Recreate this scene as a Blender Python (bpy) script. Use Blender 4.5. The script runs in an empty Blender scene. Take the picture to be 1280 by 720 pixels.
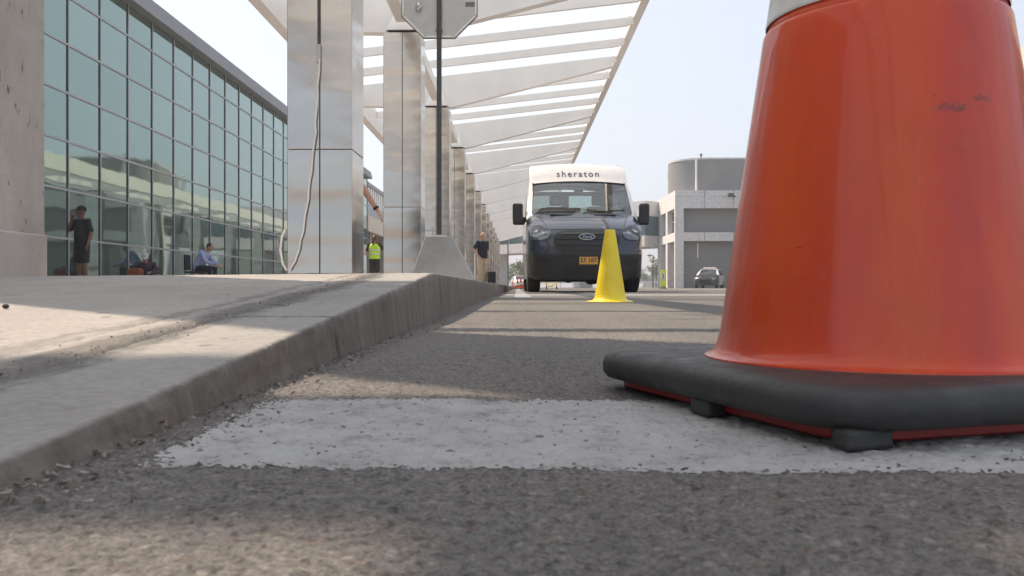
import bpy, bmesh, math, random
import numpy as np
from mathutils import Vector, Matrix
from mathutils.bvhtree import BVHTree
PI = math.pi
R = math.radians
random.seed(7)
RNG = np.random.default_rng(11)
sc = bpy.context.scene
col = sc.collection
F = 1080.0; VX = 646.0; HY = 359.0; CH = 0.092

def at(px, py, D):
    """pixel of the 1280x720 photograph and a depth -> world point"""
    return Vector(((px - VX) * D / F, D, CH + (HY - py) * D / F))

# ------------------------------------------------------------------ materials
def new_mat(name):
    m = bpy.data.materials.new(name); m.use_nodes = True
    nt = m.node_tree; b = nt.nodes['Principled BSDF']
    return m, nt, b

def N(nt, t, **kw):
    n = nt.nodes.new(t)
    for k, v in kw.items():
        if k in n.inputs.keys() if hasattr(n.inputs, 'keys') else False:
            n.inputs[k].default_value = v
        else:
            setattr(n, k, v)
    return n

def mapping(nt, scale=(1, 1, 1), kind='Object'):
    tc = nt.nodes.new('ShaderNodeTexCoord'); mp = nt.nodes.new('ShaderNodeMapping')
    mp.inputs['Scale'].default_value = scale
    nt.links.new(tc.outputs[kind], mp.inputs['Vector'])
    return mp.outputs['Vector']

def ramp(nt, fac, stops):
    r = nt.nodes.new('ShaderNodeValToRGB')
    e = r.color_ramp.elements
    while len(e) < len(stops): e.new(0.5)
    for i, (p, c) in enumerate(stops):
        e[i].position = p
        e[i].color = (c, c, c, 1) if not isinstance(c, tuple) else (*c, 1)
    nt.links.new(fac, r.inputs['Fac'])
    return r.outputs['Color']

def noise(nt, vec, scale, detail=4, rough=0.55):
    n = nt.nodes.new('ShaderNodeTexNoise')
    n.inputs['Scale'].default_value = scale; n.inputs['Detail'].default_value = detail
    n.inputs['Roughness'].default_value = rough
    if vec is not None: nt.links.new(vec, n.inputs['Vector'])
    return n.outputs['Fac']

def mixc(nt, fac, a, b, mode='MIX'):
    m = nt.nodes.new('ShaderNodeMix'); m.data_type = 'RGBA'; m.blend_type = mode
    for sock, v in ((m.inputs[0], fac), (m.inputs[6], a), (m.inputs[7], b)):
        if isinstance(v, (int, float)): sock.default_value = v
        elif isinstance(v, tuple): sock.default_value = (*v, 1)
        else: nt.links.new(v, sock)
    return m.outputs[2]

def math_n(nt, op, a, b=None):
    m = nt.nodes.new('ShaderNodeMath'); m.operation = op
    for i, v in enumerate((a, b)):
        if v is None: continue
        if isinstance(v, (int, float)): m.inputs[i].default_value = v
        else: nt.links.new(v, m.inputs[i])
    return m.outputs[0]

def bump(nt, b, height, strength, dist):
    n = nt.nodes.new('ShaderNodeBump'); n.inputs['Strength'].default_value = strength
    n.inputs['Distance'].default_value = dist
    nt.links.new(height, n.inputs['Height']); nt.links.new(n.outputs[0], b.inputs['Normal'])

def simple(name, c, rough=0.5, metal=0.0, var=0.12, vs=6.0, coat=0.0, bmp=0.0, bs=60.0, spec=0.5, rvar=0.0):
    m, nt, b = new_mat(name)
    v = mapping(nt)
    f = noise(nt, v, vs, 5)
    lo = tuple(x * (1 - var) for x in c); hi = tuple(min(1, x * (1 + var)) for x in c)
    nt.links.new(ramp(nt, f, [(0.3, lo), (0.7, hi)]), b.inputs['Base Color'])
    b.inputs['Roughness'].default_value = rough; b.inputs['Metallic'].default_value = metal
    b.inputs['Coat Weight'].default_value = coat
    b.inputs['Coat Roughness'].default_value = 0.05
    b.inputs['Specular IOR Level'].default_value = spec
    if rvar:
        f2 = noise(nt, v, vs * 2.3, 4)
        nt.links.new(ramp(nt, f2, [(0.3, max(0, rough - rvar)), (0.7, min(1, rough + rvar))]), b.inputs['Roughness'])
    if bmp: bump(nt, b, noise(nt, v, bs, 4), bmp, 0.01)
    return m

def mat_asphalt():
    m, nt, b = new_mat('asphalt')
    v = mapping(nt)
    g1 = noise(nt, v, 420, 6, .72); g2 = noise(nt, v, 150, 5, .65); g3 = noise(nt, v, 46, 4, .6)
    c = ramp(nt, g1, [(0.33, (.075, .070, .068)), (0.46, (.15, .138, .130)), (0.57, (.195, .180, .167)), (0.70, (.30, .28, .26))])
    c = mixc(nt, 1.0, c, ramp(nt, g2, [(0.34, .50), (0.46, .95), (0.66, 1.18)]), 'MULTIPLY')
    c = mixc(nt, 1.0, c, ramp(nt, g3, [(0.3, .86), (0.7, 1.12)]), 'MULTIPLY')
    c = mixc(nt, 1.0, c, ramp(nt, noise(nt, v, 0.9, 6, 0.6), [(0.3, 0.86), (0.7, 1.1)]), 'MULTIPLY')
    vo = nt.nodes.new('ShaderNodeTexVoronoi'); vo.inputs['Scale'].default_value = 140
    nt.links.new(v, vo.inputs['Vector'])
    sep = nt.nodes.new('ShaderNodeSeparateColor'); nt.links.new(vo.outputs['Color'], sep.inputs[0])
    # scattered pale and rusty chips of stone
    near = ramp(nt, vo.outputs['Distance'], [(0.22, 1.0), (0.34, 0.0)])
    pick = ramp(nt, sep.outputs[0], [(0.80, 0.0), (0.84, 0.5)])
    c = mixc(nt, math_n(nt, 'MULTIPLY', near, pick), c, (.33, .30, .27))
    pick2 = ramp(nt, sep.outputs[1], [(0.92, 0.0), (0.95, 0.35)])
    c = mixc(nt, math_n(nt, 'MULTIPLY', near, pick2), c, (.20, .11, .08))
    v2 = mapping(nt, (3.0, 0.05, 1))
    c = mixc(nt, 1.0, c, ramp(nt, noise(nt, v2, 2.2, 4), [(0.3, 0.9), (0.7, 1.12)]), 'MULTIPLY')
    stain = ramp(nt, noise(nt, v, 2.6, 3, .5), [(0.30, .72), (0.40, 1.0)])
    c = mixc(nt, 1.0, c, stain, 'MULTIPLY')
    nt.links.new(c, b.inputs['Base Color'])
    b.inputs['Roughness'].default_value = 0.85; b.inputs['Specular IOR Level'].default_value = 0.25
    h = math_n(nt, 'ADD', g2, math_n(nt, 'MULTIPLY', g1, .7))
    bump(nt, b, h, 0.5, 0.003)
    return m

def mat_paint():
    m, nt, b = new_mat('worn_white_paint')
    v = mapping(nt)
    f = noise(nt, v, 28, 7, 0.7); f2 = noise(nt, v, 190, 4, 0.6); f3 = noise(nt, v, 5, 4)
    c = ramp(nt, f, [(0.30, (.22, .21, .20)), (0.46, (.36, .355, .35)), (0.7, (.43, .425, .42))])
    c = mixc(nt, 1.0, c, ramp(nt, f2, [(0.30, .62), (0.42, 1.0)]), 'MULTIPLY')
    c = mixc(nt, 1.0, c, ramp(nt, f3, [(0.3, .84), (0.7, 1.08)]), 'MULTIPLY')
    nt.links.new(c, b.inputs['Base Color']); b.inputs['Roughness'].default_value = 0.75
    bump(nt, b, f2, 0.4, 0.002)
    return m

def mat_concrete(name, base, dirt_x=None, grain=1.0, face=None):
    m, nt, b = new_mat(name)
    v = mapping(nt)
    lo = tuple(x * 0.8 for x in base); hi = tuple(x * 1.12 for x in base)
    c = ramp(nt, noise(nt, v, 3.0, 7, 0.62), [(0.3, lo), (0.7, hi)])
    c = mixc(nt, 1.0, c, ramp(nt, noise(nt, v, 130, 5, 0.6), [(0.3, .82), (0.7, 1.1)]), 'MULTIPLY')
    spots = ramp(nt, noise(nt, v, 22, 3, 0.5), [(0.27, .6), (0.33, 1.0)])
    c = mixc(nt, 1.0, c, spots, 'MULTIPLY')
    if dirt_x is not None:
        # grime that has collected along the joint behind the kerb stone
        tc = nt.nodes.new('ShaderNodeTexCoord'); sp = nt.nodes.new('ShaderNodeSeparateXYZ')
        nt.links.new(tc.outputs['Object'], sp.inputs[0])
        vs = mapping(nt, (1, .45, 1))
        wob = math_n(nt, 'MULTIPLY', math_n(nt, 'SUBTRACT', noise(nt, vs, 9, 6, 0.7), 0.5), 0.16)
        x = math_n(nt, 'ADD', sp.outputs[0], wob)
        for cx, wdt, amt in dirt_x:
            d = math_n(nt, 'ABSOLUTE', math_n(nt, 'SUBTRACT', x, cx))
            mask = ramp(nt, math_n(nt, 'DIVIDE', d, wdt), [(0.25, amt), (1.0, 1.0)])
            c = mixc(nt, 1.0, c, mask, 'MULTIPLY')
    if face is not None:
        # shade of the kerb's face darkened into its colour, with dirt streaks
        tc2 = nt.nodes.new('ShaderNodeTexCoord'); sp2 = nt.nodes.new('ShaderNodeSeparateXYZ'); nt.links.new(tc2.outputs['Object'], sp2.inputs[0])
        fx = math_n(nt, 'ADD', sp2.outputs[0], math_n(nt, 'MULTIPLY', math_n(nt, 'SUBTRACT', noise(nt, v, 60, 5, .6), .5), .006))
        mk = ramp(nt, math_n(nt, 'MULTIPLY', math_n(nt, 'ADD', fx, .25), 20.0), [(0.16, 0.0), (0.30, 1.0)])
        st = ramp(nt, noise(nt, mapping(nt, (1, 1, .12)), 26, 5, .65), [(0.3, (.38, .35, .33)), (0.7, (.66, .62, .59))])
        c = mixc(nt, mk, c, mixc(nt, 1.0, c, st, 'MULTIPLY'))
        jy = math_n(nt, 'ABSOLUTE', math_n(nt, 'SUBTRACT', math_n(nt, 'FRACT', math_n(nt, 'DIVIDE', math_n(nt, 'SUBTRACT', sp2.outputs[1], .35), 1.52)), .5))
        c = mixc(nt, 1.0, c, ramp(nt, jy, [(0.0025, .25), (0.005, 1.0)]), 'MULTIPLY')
    nt.links.new(c, b.inputs['Base Color']); b.inputs['Roughness'].default_value = 0.85
    b.inputs['Specular IOR Level'].default_value = 0.3
    h = math_n(nt, 'ADD', noise(nt, v, 240 * grain, 4), math_n(nt, 'MULTIPLY', noise(nt, v, 30, 5), 2.0))
    bump(nt, b, h, 0.3, 0.002)
    return m

def mat_steel(name, base, rough, weather=0.0):
    m, nt, b = new_mat(name)
    v = mapping(nt, (3, 3, 7)) if not weather else mapping(nt, (8, 8, 60))
    br = noise(nt, v, 1.0, 4, 0.6)
    vb = mapping(nt, (0.5, 0.5, 1.5))
    broad = noise(nt, vb, 1.3, 2, 0.4)
    c = ramp(nt, broad, [(0.35, tuple(x * 0.92 for x in base)), (0.65, tuple(min(1, x * 1.05) for x in base))])
    if weather:
        v3 = mapping(nt, (1, 1, .45))
        c = mixc(nt, 1.0, c, ramp(nt, noise(nt, v3, 34, 3, .5), [(0.29, (.42, .36, .31)), (0.36, (1., 1., 1.))]), 'MULTIPLY')
        c = mixc(nt, 1.0, c, ramp(nt, noise(nt, v3, 5, 6, .65), [(0.3, (.78, .74, .70)), (0.62, (1.05, 1.04, 1.02))]), 'MULTIPLY')
    nt.links.new(c, b.inputs['Base Color'])
    b.inputs['Metallic'].default_value = 1.0 - 0.75 * weather
    r = ramp(nt, br, [(0.3, rough * 0.85), (0.7, rough * 1.2)])
    nt.links.new(r, b.inputs['Roughness'])
    b.inputs['Anisotropic'].default_value = 0.0
    bump(nt, b, broad, 1.0, 0.035)
    return m

def mat_facade_glass():
    m, nt, b = new_mat('tinted_reflective_glass')
    v = mapping(nt)
    oi = nt.nodes.new('ShaderNodeObjectInfo')
    c = ramp(nt, oi.outputs['Random'], [(0.0, (.250, .345, .312)), (1.0, (.290, .388, .352))])
    nt.links.new(c, b.inputs['Base Color'])
    b.inputs['Metallic'].default_value = 0.9; b.inputs['Roughness'].default_value = 0.035
    bump(nt, b, noise(nt, v, 0.9, 1.0, 0.4), 0.24, 0.02)
    return m

def mat_clear_glass(name, tint=(.8, .86, .85), gloss=0.12, rough=0.0):
    m = bpy.data.materials.new(name); m.use_nodes = True; nt = m.node_tree
    nt.nodes.clear()
    out = nt.nodes.new('ShaderNodeOutputMaterial'); mx = nt.nodes.new('ShaderNodeMixShader')
    tr = nt.nodes.new('ShaderNodeBsdfTransparent'); tr.inputs[0].default_value = (*tint, 1)
    gl = nt.nodes.new('ShaderNodeBsdfGlossy'); gl.inputs['Roughness'].default_value = rough
    lw = nt.nodes.new('ShaderNodeLayerWeight'); lw.inputs[0].default_value = 0.25
    f = math_n(nt, 'ADD', math_n(nt, 'MULTIPLY', lw.outputs['Fresnel'], 0.9), gloss)
    nt.links.new(f, mx.inputs[0]); nt.links.new(tr.outputs[0], mx.inputs[1]); nt.links.new(gl.outputs[0], mx.inputs[2])
    nt.links.new(mx.outputs[0], out.inputs[0])
    return m

def mat_roof_glass():
    m = bpy.data.materials.new('fritted_roof_glass'); m.use_nodes = True; nt = m.node_tree
    nt.nodes.clear()
    out = nt.nodes.new('ShaderNodeOutputMaterial'); mx = nt.nodes.new('ShaderNodeMixShader')
    tr = nt.nodes.new('ShaderNodeBsdfTransparent'); tr.inputs[0].default_value = (.93, .95, .95, 1)
    tl = nt.nodes.new('ShaderNodeBsdfTranslucent'); tl.inputs[0].default_value = (.85, .88, .9, 1)
    v = mapping(nt, (1, 1, 1))
    w = nt.nodes.new('ShaderNodeTexWave'); w.inputs['Scale'].default_value = 3.5; w.bands_direction = 'Y'
    nt.links.new(v, w.inputs['Vector'])
    nt.links.new(ramp(nt, w.outputs['Fac'], [(0.2, .06), (0.8, .12)]), mx.inputs[0])
    nt.links.new(tr.outputs[0], mx.inputs[1]); nt.links.new(tl.outputs[0], mx.inputs[2])
    nt.links.new(mx.outputs[0], out.inputs[0])
    return m

def mat_cone_orange():
    m, nt, b = new_mat('orange_pvc')
    v = mapping(nt); vs = mapping(nt, (1, 1, .10))
    c = ramp(nt, noise(nt, vs, 15, 4, .6), [(0.30, (.66, .075, .006)), (0.5, (.62, .050, .008)), (0.72, (.52, .040, .022))])
    c = mixc(nt, 1.0, c, ramp(nt, noise(nt, v, 7, 5, .6), [(0.3, .84), (0.7, 1.06)]), 'MULTIPLY')
    # tyre rubs and specks
    c = mixc(nt, 1.0, c, ramp(nt, noise(nt, mapping(nt, (26, 26, 60)), 1.0, 7, .66), [(0.255, (.10, .07, .07)), (0.285, (1., 1., 1.))]), 'MULTIPLY')
    for pt, rad in (((.004, -.098, .214), .016), ((.026, -.095, .221), .011), ((.068, -.070, .285), .010), ((-.090, -.072, .12), .004)):
        d = nt.nodes.new('ShaderNodeVectorMath'); d.operation = 'DISTANCE'
        mp = nt.nodes.new('ShaderNodeMapping'); mp.inputs['Scale'].default_value = (1, .3, 3.2)
        tc = nt.nodes.new('ShaderNodeTexCoord'); nt.links.new(tc.outputs['Object'], mp.inputs['Vector'])
        nt.links.new(mp.outputs[0], d.inputs[0]); d.inputs[1].default_value = (pt[0], pt[1] * .3, pt[2] * 3.2)
        k = math_n(nt, 'ADD', math_n(nt, 'DIVIDE', d.outputs['Value'], rad), math_n(nt, 'MULTIPLY', math_n(nt, 'SUBTRACT', noise(nt, mapping(nt, (1, 1, 2)), 260, 5, .7), .5), 3.2))
        c = mixc(nt, ramp(nt, k, [(0.30, .7), (0.75, 0.0)]), c, (.09, .03, .035))
    dust = ramp(nt, noise(nt, v, 50, 6, .7), [(0.56, 0.0), (0.8, 0.16)])
    c = mixc(nt, dust, c, (.42, .22, .16))
    nt.links.new(c, b.inputs['Base Color'])
    nt.links.new(ramp(nt, noise(nt, vs, 11, 5, .6), [(0.3, .24), (0.7, .44)]), b.inputs['Roughness'])
    b.inputs['Specular IOR Level'].default_value = .38
    b.inputs['Coat Weight'].default_value = 0.4; b.inputs['Coat Roughness'].default_value = 0.07
    bump(nt, b, noise(nt, vs, 17, 3), 0.55, 0.008)
    return m

def mat_leaf(name, lo, hi):
    m, nt, b = new_mat(name)
    g = nt.nodes.new('ShaderNodeNewGeometry')
    nt.links.new(ramp(nt, g.outputs['Random Per Island'], [(0.0, lo), (1.0, hi)]), b.inputs['Base Color'])
    b.inputs['Roughness'].default_value = 0.6
    return m

M = dict(
    asphalt=mat_asphalt(), paint=mat_paint(),
    walk=mat_concrete('sidewalk_concrete', (.385, .352, .325), [(-.385, .045, .48), (-.45, .018, .7)]),
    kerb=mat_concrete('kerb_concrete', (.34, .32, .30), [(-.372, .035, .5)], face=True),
    concrete=mat_concrete('plain_concrete', (.40, .39, .37)),
    steel=mat_steel('brushed_stainless', (.50, .475, .45), .16),
    steel_old=mat_steel('weathered_stainless', (.47, .44, .42), .5, 1.0),
    white=simple('white_painted_steel', (.85, .84, .825), .42, var=.05, vs=1.4, rvar=.08),
    roofglass=mat_roof_glass(), fglass=mat_facade_glass(),
    alum=simple('mullion_aluminium', (.36, .37, .39), .4, .3, var=.06),
    gasket=simple('black_gasket', (.012, .013, .015), .6),
    fascia=simple('fascia_aluminium', (.25, .255, .28), .5, .3, var=.06, vs=2),
    dark=simple('dark_void', (.03, .03, .033), .9),
    joint=simple('dark_joint', (.09, .085, .08), .7),
    galv=simple('galvanised_sheet', (.50, .495, .485), .5, .6, var=.07, vs=9),
    galvrim=simple('bare_aluminium_edge', (.75, .74, .72), .3, .6),
    pole=simple('weathered_channel_steel', (.085, .085, .09), .6, .4, var=.3, vs=40),
    orange=mat_cone_orange(),
    red_under=simple('red_vinyl_underside', (.27, .014, .012), .45),
    sleeve=simple('white_reflective_sleeve', (.62, .61, .60), .35, var=.1, vs=70),
    rubber=simple('black_rubber', (.034, .033, .034), .55, var=.22, vs=22, bmp=.10, bs=160, rvar=.12),
    yellow=simple('yellow_vinyl', (.84, .65, .03), .42, var=.10, vs=9, coat=.1, bmp=.15, bs=14),
    navy=simple('navy_car_paint', (.012, .016, .038), .28, .2, var=.05, coat=1.0),
    carwhite=simple('white_car_paint', (.74, .71, .69), .3, var=.03, coat=.8),
    carblack=simple('black_car_paint', (.02, .02, .022), .3, var=.05, coat=.8),
    plastic=simple('black_plastic', (.020, .020, .023), .5, var=.2, vs=12, rvar=.08),
    grille=simple('grille_black', (.010, .010, .013), .35),
    chrome=simple('chrome', (.75, .76, .78), .12, 1.0, var=.02),
    lampglass=mat_clear_glass('headlamp_lens', (.85, .88, .9), .10, .02),
    windshield=mat_clear_glass('windshield_glass', (.74, .84, .82), .17, .0),
    carglass=simple('dark_car_glass', (.02, .026, .028), .04, var=.05, spec=.8),
    reflector=simple('lamp_reflector', (.45, .46, .48), .25, .8),
    amber=simple('amber_lens', (.55, .17, .02), .3),
    tyre=simple('tyre_rubber', (.020, .020, .020), .8, var=.2, vs=30),
    rim=simple('wheel_steel', (.28, .28, .29), .4, .6),
    plate=simple('orange_licence_plate', (.72, .36, .05), .5),
    plateink=simple('navy_ink', (.04, .04, .10), .5),
    interior=simple('van_interior', (.05, .052, .055), .8),
    headliner=simple('grey_headliner', (.22, .22, .22), .9),
    seat=simple('grey_seat_cloth', (.03, .032, .036), .85),
    bluebadge=simple('blue_badge_enamel', (.015, .022, .06), .35),
    bldg=mat_concrete('precast_panel', (.66, .655, .655)),
    bldg_grey=simple('grey_metal_cladding', (.25, .25, .245), .55, .2, var=.06, vs=.6),
    bldg_recess=simple('grey_recess_wall', (.22, .22, .222), .7, var=.05, vs=.5),
    beige=simple('beige_precast', (.62, .56, .47), .8, var=.06, vs=.8),
    blueglass=simple('blue_green_glass', (.13, .19, .22), .08, .4, var=.1, vs=.5),
    lampgrey=simple('grey_lamp_paint', (.16, .16, .17), .5, .3),
    limesign=simple('lime_sign_sheeting', (.62, .75, .03), .4),
    blackink=simple('black_ink', (.02, .02, .02), .5),
    skin=simple('skin_light_brown', (.42, .22, .15), .5, var=.08, vs=14),
    skin2=simple('skin_fair', (.52, .30, .21), .5, var=.08, vs=14),
    skin3=simple('skin_brown', (.16, .085, .055), .5, var=.08, vs=14),
    hair=simple('dark_hair', (.018, .013, .010), .6, var=.3, vs=60),
    hairbrown=simple('brown_hair', (.09, .045, .022), .6, var=.3, vs=60),
    blackcloth=simple('charcoal_cotton', (.022, .022, .026), .9, var=.15, vs=25, bmp=.3, bs=25),
    navycloth=simple('navy_cotton', (.014, .016, .035), .9, var=.15, vs=25, bmp=.3, bs=25),
    khaki=simple('khaki_cotton', (.50, .40, .29), .9, var=.1, vs=20, bmp=.4, bs=18),
    bluecloth=simple('lilac_blue_cotton', (.33, .38, .62), .85, var=.08, vs=20, bmp=.4, bs=18),
    orangecloth=simple('rust_orange_cloth', (.20, .05, .025), .85, var=.1, vs=20),
    purplecloth=simple('dark_plum_cloth', (.05, .035, .055), .9, var=.2, vs=20),
    capgrey=simple('pale_grey_cloth', (.42, .45, .44), .85, var=.1, vs=20),
    hivis=simple('lime_hi_vis', (.50, .80, .03), .6, var=.06, vs=20),
    tape=simple('silver_tape', (.6, .6, .6), .4),
    shoe=simple('black_leather', (.02, .02, .02), .5),
    eye=simple('dark_eye', (.02, .015, .01), .2),
    cord=simple('white_cord', (.85, .82, .76), .6),
    bark=simple('bark', (.07, .05, .04), .9, var=.3, vs=12),
    plum=mat_leaf('plum_leaves', (.06, .014, .016), (.17, .05, .045)),
    green=mat_leaf('green_leaves', (.03, .055, .018), (.08, .12, .035)),
    hill=simple('wooded_hill', (.045, .065, .035), .95, var=.5, vs=.08, bmp=.6, bs=.3),
    ground=simple('dry_ground', (.24, .22, .19), .95, var=.15, vs=.05),
    pebble=mat_leaf('grit', (.10, .085, .075), (.34, .29, .25)),
    twig=simple('dry_twig', (.16, .10, .06), .9),
    stain=simple('dark_stain', (.05, .045, .045), .9),
)

# ------------------------------------------------------------------ mesh helpers
def tag(o, label=None, cat=None, group=None, kind=None):
    if label: o['label'] = label
    if cat: o['category'] = cat
    if group: o['group'] = group
    if kind: o['kind'] = kind
    return o

def thing(name, loc, label, cat, group=None, rz=0.0):
    o = bpy.data.objects.new(name, None); col.objects.link(o)
    o.location = loc; o.rotation_euler = (0, 0, rz); o.empty_display_size = .2
    return tag(o, label, cat, group)

def wmat(o):
    m = Matrix.LocRotScale(o.location, o.rotation_euler, o.scale)
    return wmat(o.parent) @ m if o.parent else m

class MB:
    def __init__(s): s.v = []; s.f = []; s.mi = []; s.cur = 0
    def add(s, vs, fs):
        n = len(s.v); s.v += [Vector(v) for v in vs]
        s.f += [tuple(i + n for i in f) for f in fs]; s.mi += [s.cur] * len(fs)
        return s
    def box(s, x0, x1, y0, y1, z0, z1):
        vs = [(x, y, z) for z in (z0, z1) for y in (y0, y1) for x in (x0, x1)]
        return s.add(vs, [(0, 2, 3, 1), (4, 5, 7, 6), (0, 1, 5, 4), (2, 6, 7, 3), (0, 4, 6, 2), (1, 3, 7, 5)])
    def prism(s, poly, axis, a0, a1):
        """poly: 2D points; axis 0/1/2 extruded from a0 to a1"""
        n = len(poly)
        def p(q, a):
            return (a, q[0], q[1]) if axis == 0 else ((q[0], a, q[1]) if axis == 1 else (q[0], q[1], a))
        vs = [p(q, a0) for q in poly] + [p(q, a1) for q in poly]
        fs = [tuple(range(n))[::-1], tuple(range(n, 2 * n))] + [(i, (i + 1) % n, n + (i + 1) % n, n + i) for i in range(n)]
        return s.add(vs, fs)
    def tube(s, path, rad, n=10, side=None, caps=True):
        """rad: one number, or a list of r or (a, b) per point"""
        path = [Vector(p) for p in path]; k = len(path); rings = []
        if not isinstance(rad, (list, tuple)): rad = [rad] * k
        prev = None
        for i, p in enumerate(path):
            t = (path[min(i + 1, k - 1)] - path[max(i - 1, 0)])
            t = t.normalized() if t.length > 1e-9 else Vector((0, 0, 1))
            if side is not None: u = Vector(side)
            elif prev is not None: u = prev
            else: u = Vector((1, 0, 0)) if abs(t.x) < .8 else Vector((0, 1, 0))
            u = (u - t * u.dot(t)).normalized(); w = t.cross(u); prev = u
            r = rad[i]; a, b = r if isinstance(r, (tuple, list)) else (r, r)
            rings.append([p + u * a * math.cos(2 * PI * j / n) + w * b * math.sin(2 * PI * j / n) for j in range(n)])
        vs = [q for r_ in rings for q in r_]; fs = []
        for i in range(k - 1):
            for j in range(n):
                a = i * n + j; b = i * n + (j + 1) % n
                fs.append((a, b, b + n, a + n))
        if caps:
            fs.append(tuple(range(n))[::-1]); fs.append(tuple(range((k - 1) * n, k * n)))
        return s.add(vs, fs)
    def ball(s, c, r, n=14, m=10, rot=None):
        c = Vector(c); r = (r, r, r) if not isinstance(r, (tuple, list)) else r
        vs = [Vector((0, 0, -r[2]))]; fs = []
        for i in range(1, m):
            ph = -PI / 2 + PI * i / m
            for j in range(n):
                th = 2 * PI * j / n
                vs.append(Vector((r[0] * math.cos(ph) * math.cos(th), r[1] * math.cos(ph) * math.sin(th), r[2] * math.sin(ph))))
        vs.append(Vector((0, 0, r[2])))
        for j in range(n): fs.append((0, 1 + (j + 1) % n, 1 + j))
        for i in range(m - 2):
            for j in range(n):
                a = 1 + i * n + j; b = 1 + i * n + (j + 1) % n
                fs.append((a, b, b + n, a + n))
        l = len(vs) - 1
        for j in range(n): fs.append((l, 1 + (m - 2) * n + j, 1 + (m - 2) * n + (j + 1) % n))
        if rot: vs = [rot @ v for v in vs]
        return s.add([v + c for v in vs], fs)
    def lathe(s, c, prof, n=48, caps=True):
        """profile of (r, z) turned about a vertical axis at c"""
        c = Vector(c); vs = []; fs = []
        for r, z in prof:
            for j in range(n):
                vs.append(c + Vector((r * math.cos(2 * PI * j / n), r * math.sin(2 * PI * j / n), z)))
        for i in range(len(prof) - 1):
            for j in range(n):
                a = i * n + j; b = i * n + (j + 1) % n
                fs.append((a, b, b + n, a + n))
        if caps:
            fs.append(tuple(range(n))[::-1]); fs.append(tuple(range((len(prof) - 1) * n, len(prof) * n)))
        return s.add(vs, fs)
    def lathe_x(s, c, prof, n=32):
        """(r, x) profile about an X axis"""
        c = Vector(c); vs = []; fs = []
        for r, x in prof:
            for j in range(n):
                vs.append(c + Vector((x, r * math.cos(2 * PI * j / n), r * math.sin(2 * PI * j / n))))
        k = len(prof)
        for i in range(k - 1):
            for j in range(n):
                a = i * n + j; b = i * n + (j + 1) % n
                fs.append((a, b, b + n, a + n))
        fs.append(tuple(range(n))[::-1]); fs.append(tuple(range((k - 1) * n, k * n)))
        return s.add(vs, fs)
    def build(s, name, mats, parent=None, origin=None, smooth=False, bevel=0.0, angle=35, local=False, recalc=True):
        if not isinstance(mats, (list, tuple)): mats = [mats]
        me = bpy.data.meshes.new(name)
        if origin is None:
            if parent is None and s.v:
                xs = [v.x for v in s.v]; ys = [v.y for v in s.v]; zs = [v.z for v in s.v]
                origin = Vector(((min(xs) + max(xs)) / 2, (min(ys) + max(ys)) / 2, min(zs)))
            else: origin = Vector((0, 0, 0))
        vs = s.v
        if parent is not None and not local:
            inv = wmat(parent).inverted(); vs = [inv @ v for v in vs]; origin = Vector((0, 0, 0))
        elif parent is None: vs = [v - Vector(origin) for v in vs]
        me.from_pydata([tuple(v) for v in vs], [], s.f)
        for m in mats: me.materials.append(m)
        me.polygons.foreach_set('material_index', s.mi)
        if recalc:
            bm = bmesh.new(); bm.from_mesh(me); bmesh.ops.recalc_face_normals(bm, faces=bm.faces); bm.to_mesh(me); bm.free()
        if smooth:
            me.polygons.foreach_set('use_smooth', [True] * len(me.polygons))
            try: me.set_sharp_from_angle(angle=R(angle))
            except Exception: pass
        o = bpy.data.objects.new(name, me); col.objects.link(o)
        if parent is not None: o.parent = parent
        else: o.location = origin
        if bevel:
            b = o.modifiers.new('bevel', 'BEVEL'); b.width = bevel; b.segments = 2; b.limit_method = 'ANGLE'; b.angle_limit = R(40)
            b.harden_normals = False
        return o

def baked(o, mods):
    """apply modifiers by evaluating the object; mods = [(type, {attr: value})]"""
    for t, kw in mods:
        m = o.modifiers.new(t, t)
        for k, v in kw.items(): setattr(m, k, v)
    dg = bpy.context.evaluated_depsgraph_get(); dg.update()
    me = bpy.data.meshes.new_from_object(o.evaluated_get(dg), depsgraph=dg)
    old = o.data; o.modifiers.clear(); o.data = me; me.name = old.name
    bpy.data.meshes.remove(old)
    me.polygons.foreach_set('use_smooth', [True] * len(me.polygons))
    return o

def copy_tree(o, parent=None):
    c = o.copy(); col.objects.link(c)
    if parent is not None: c.parent = parent
    for ch in list(o.children): copy_tree(ch, c)
    return c

def grid_obj(name, X, Y, Z, mat, mask=None, kind='structure', label=None, solid=0.0):
    """X,Y,Z 2D arrays -> one sheet"""
    ny, nx = X.shape
    co = np.stack([X, Y, Z], -1).reshape(-1, 3).astype(np.float32)
    a = (np.arange(ny - 1)[:, None] * nx + np.arange(nx - 1)[None, :])
    fs = np.stack([a, a + 1, a + nx + 1, a + nx], -1)
    fs = fs[mask] if mask is not None else fs.reshape(-1, 4)
    fs = fs.reshape(-1, 4)
    me = bpy.data.meshes.new(name)
    me.vertices.add(len(co)); me.vertices.foreach_set('co', co.ravel())
    me.loops.add(len(fs) * 4); me.loops.foreach_set('vertex_index', fs.astype(np.int32).ravel())
    me.polygons.add(len(fs)); me.polygons.foreach_set('loop_start', np.arange(0, len(fs) * 4, 4, dtype=np.int32))
    me.polygons.foreach_set('loop_total', np.full(len(fs), 4, dtype=np.int32))
    me.polygons.foreach_set('use_smooth', np.ones(len(fs), dtype=bool))
    me.update(calc_edges=True); me.validate()
    if mask is not None:
        bm = bmesh.new(); bm.from_mesh(me)
        bmesh.ops.delete(bm, geom=[v for v in bm.verts if not v.link_faces], context='VERTS')
        bm.to_mesh(me); bm.free()
    me.materials.append(mat)
    o = bpy.data.objects.new(name, me); col.objects.link(o)
    if kind: o['kind'] = kind
    if label: o['label'] = label
    return o

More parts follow.
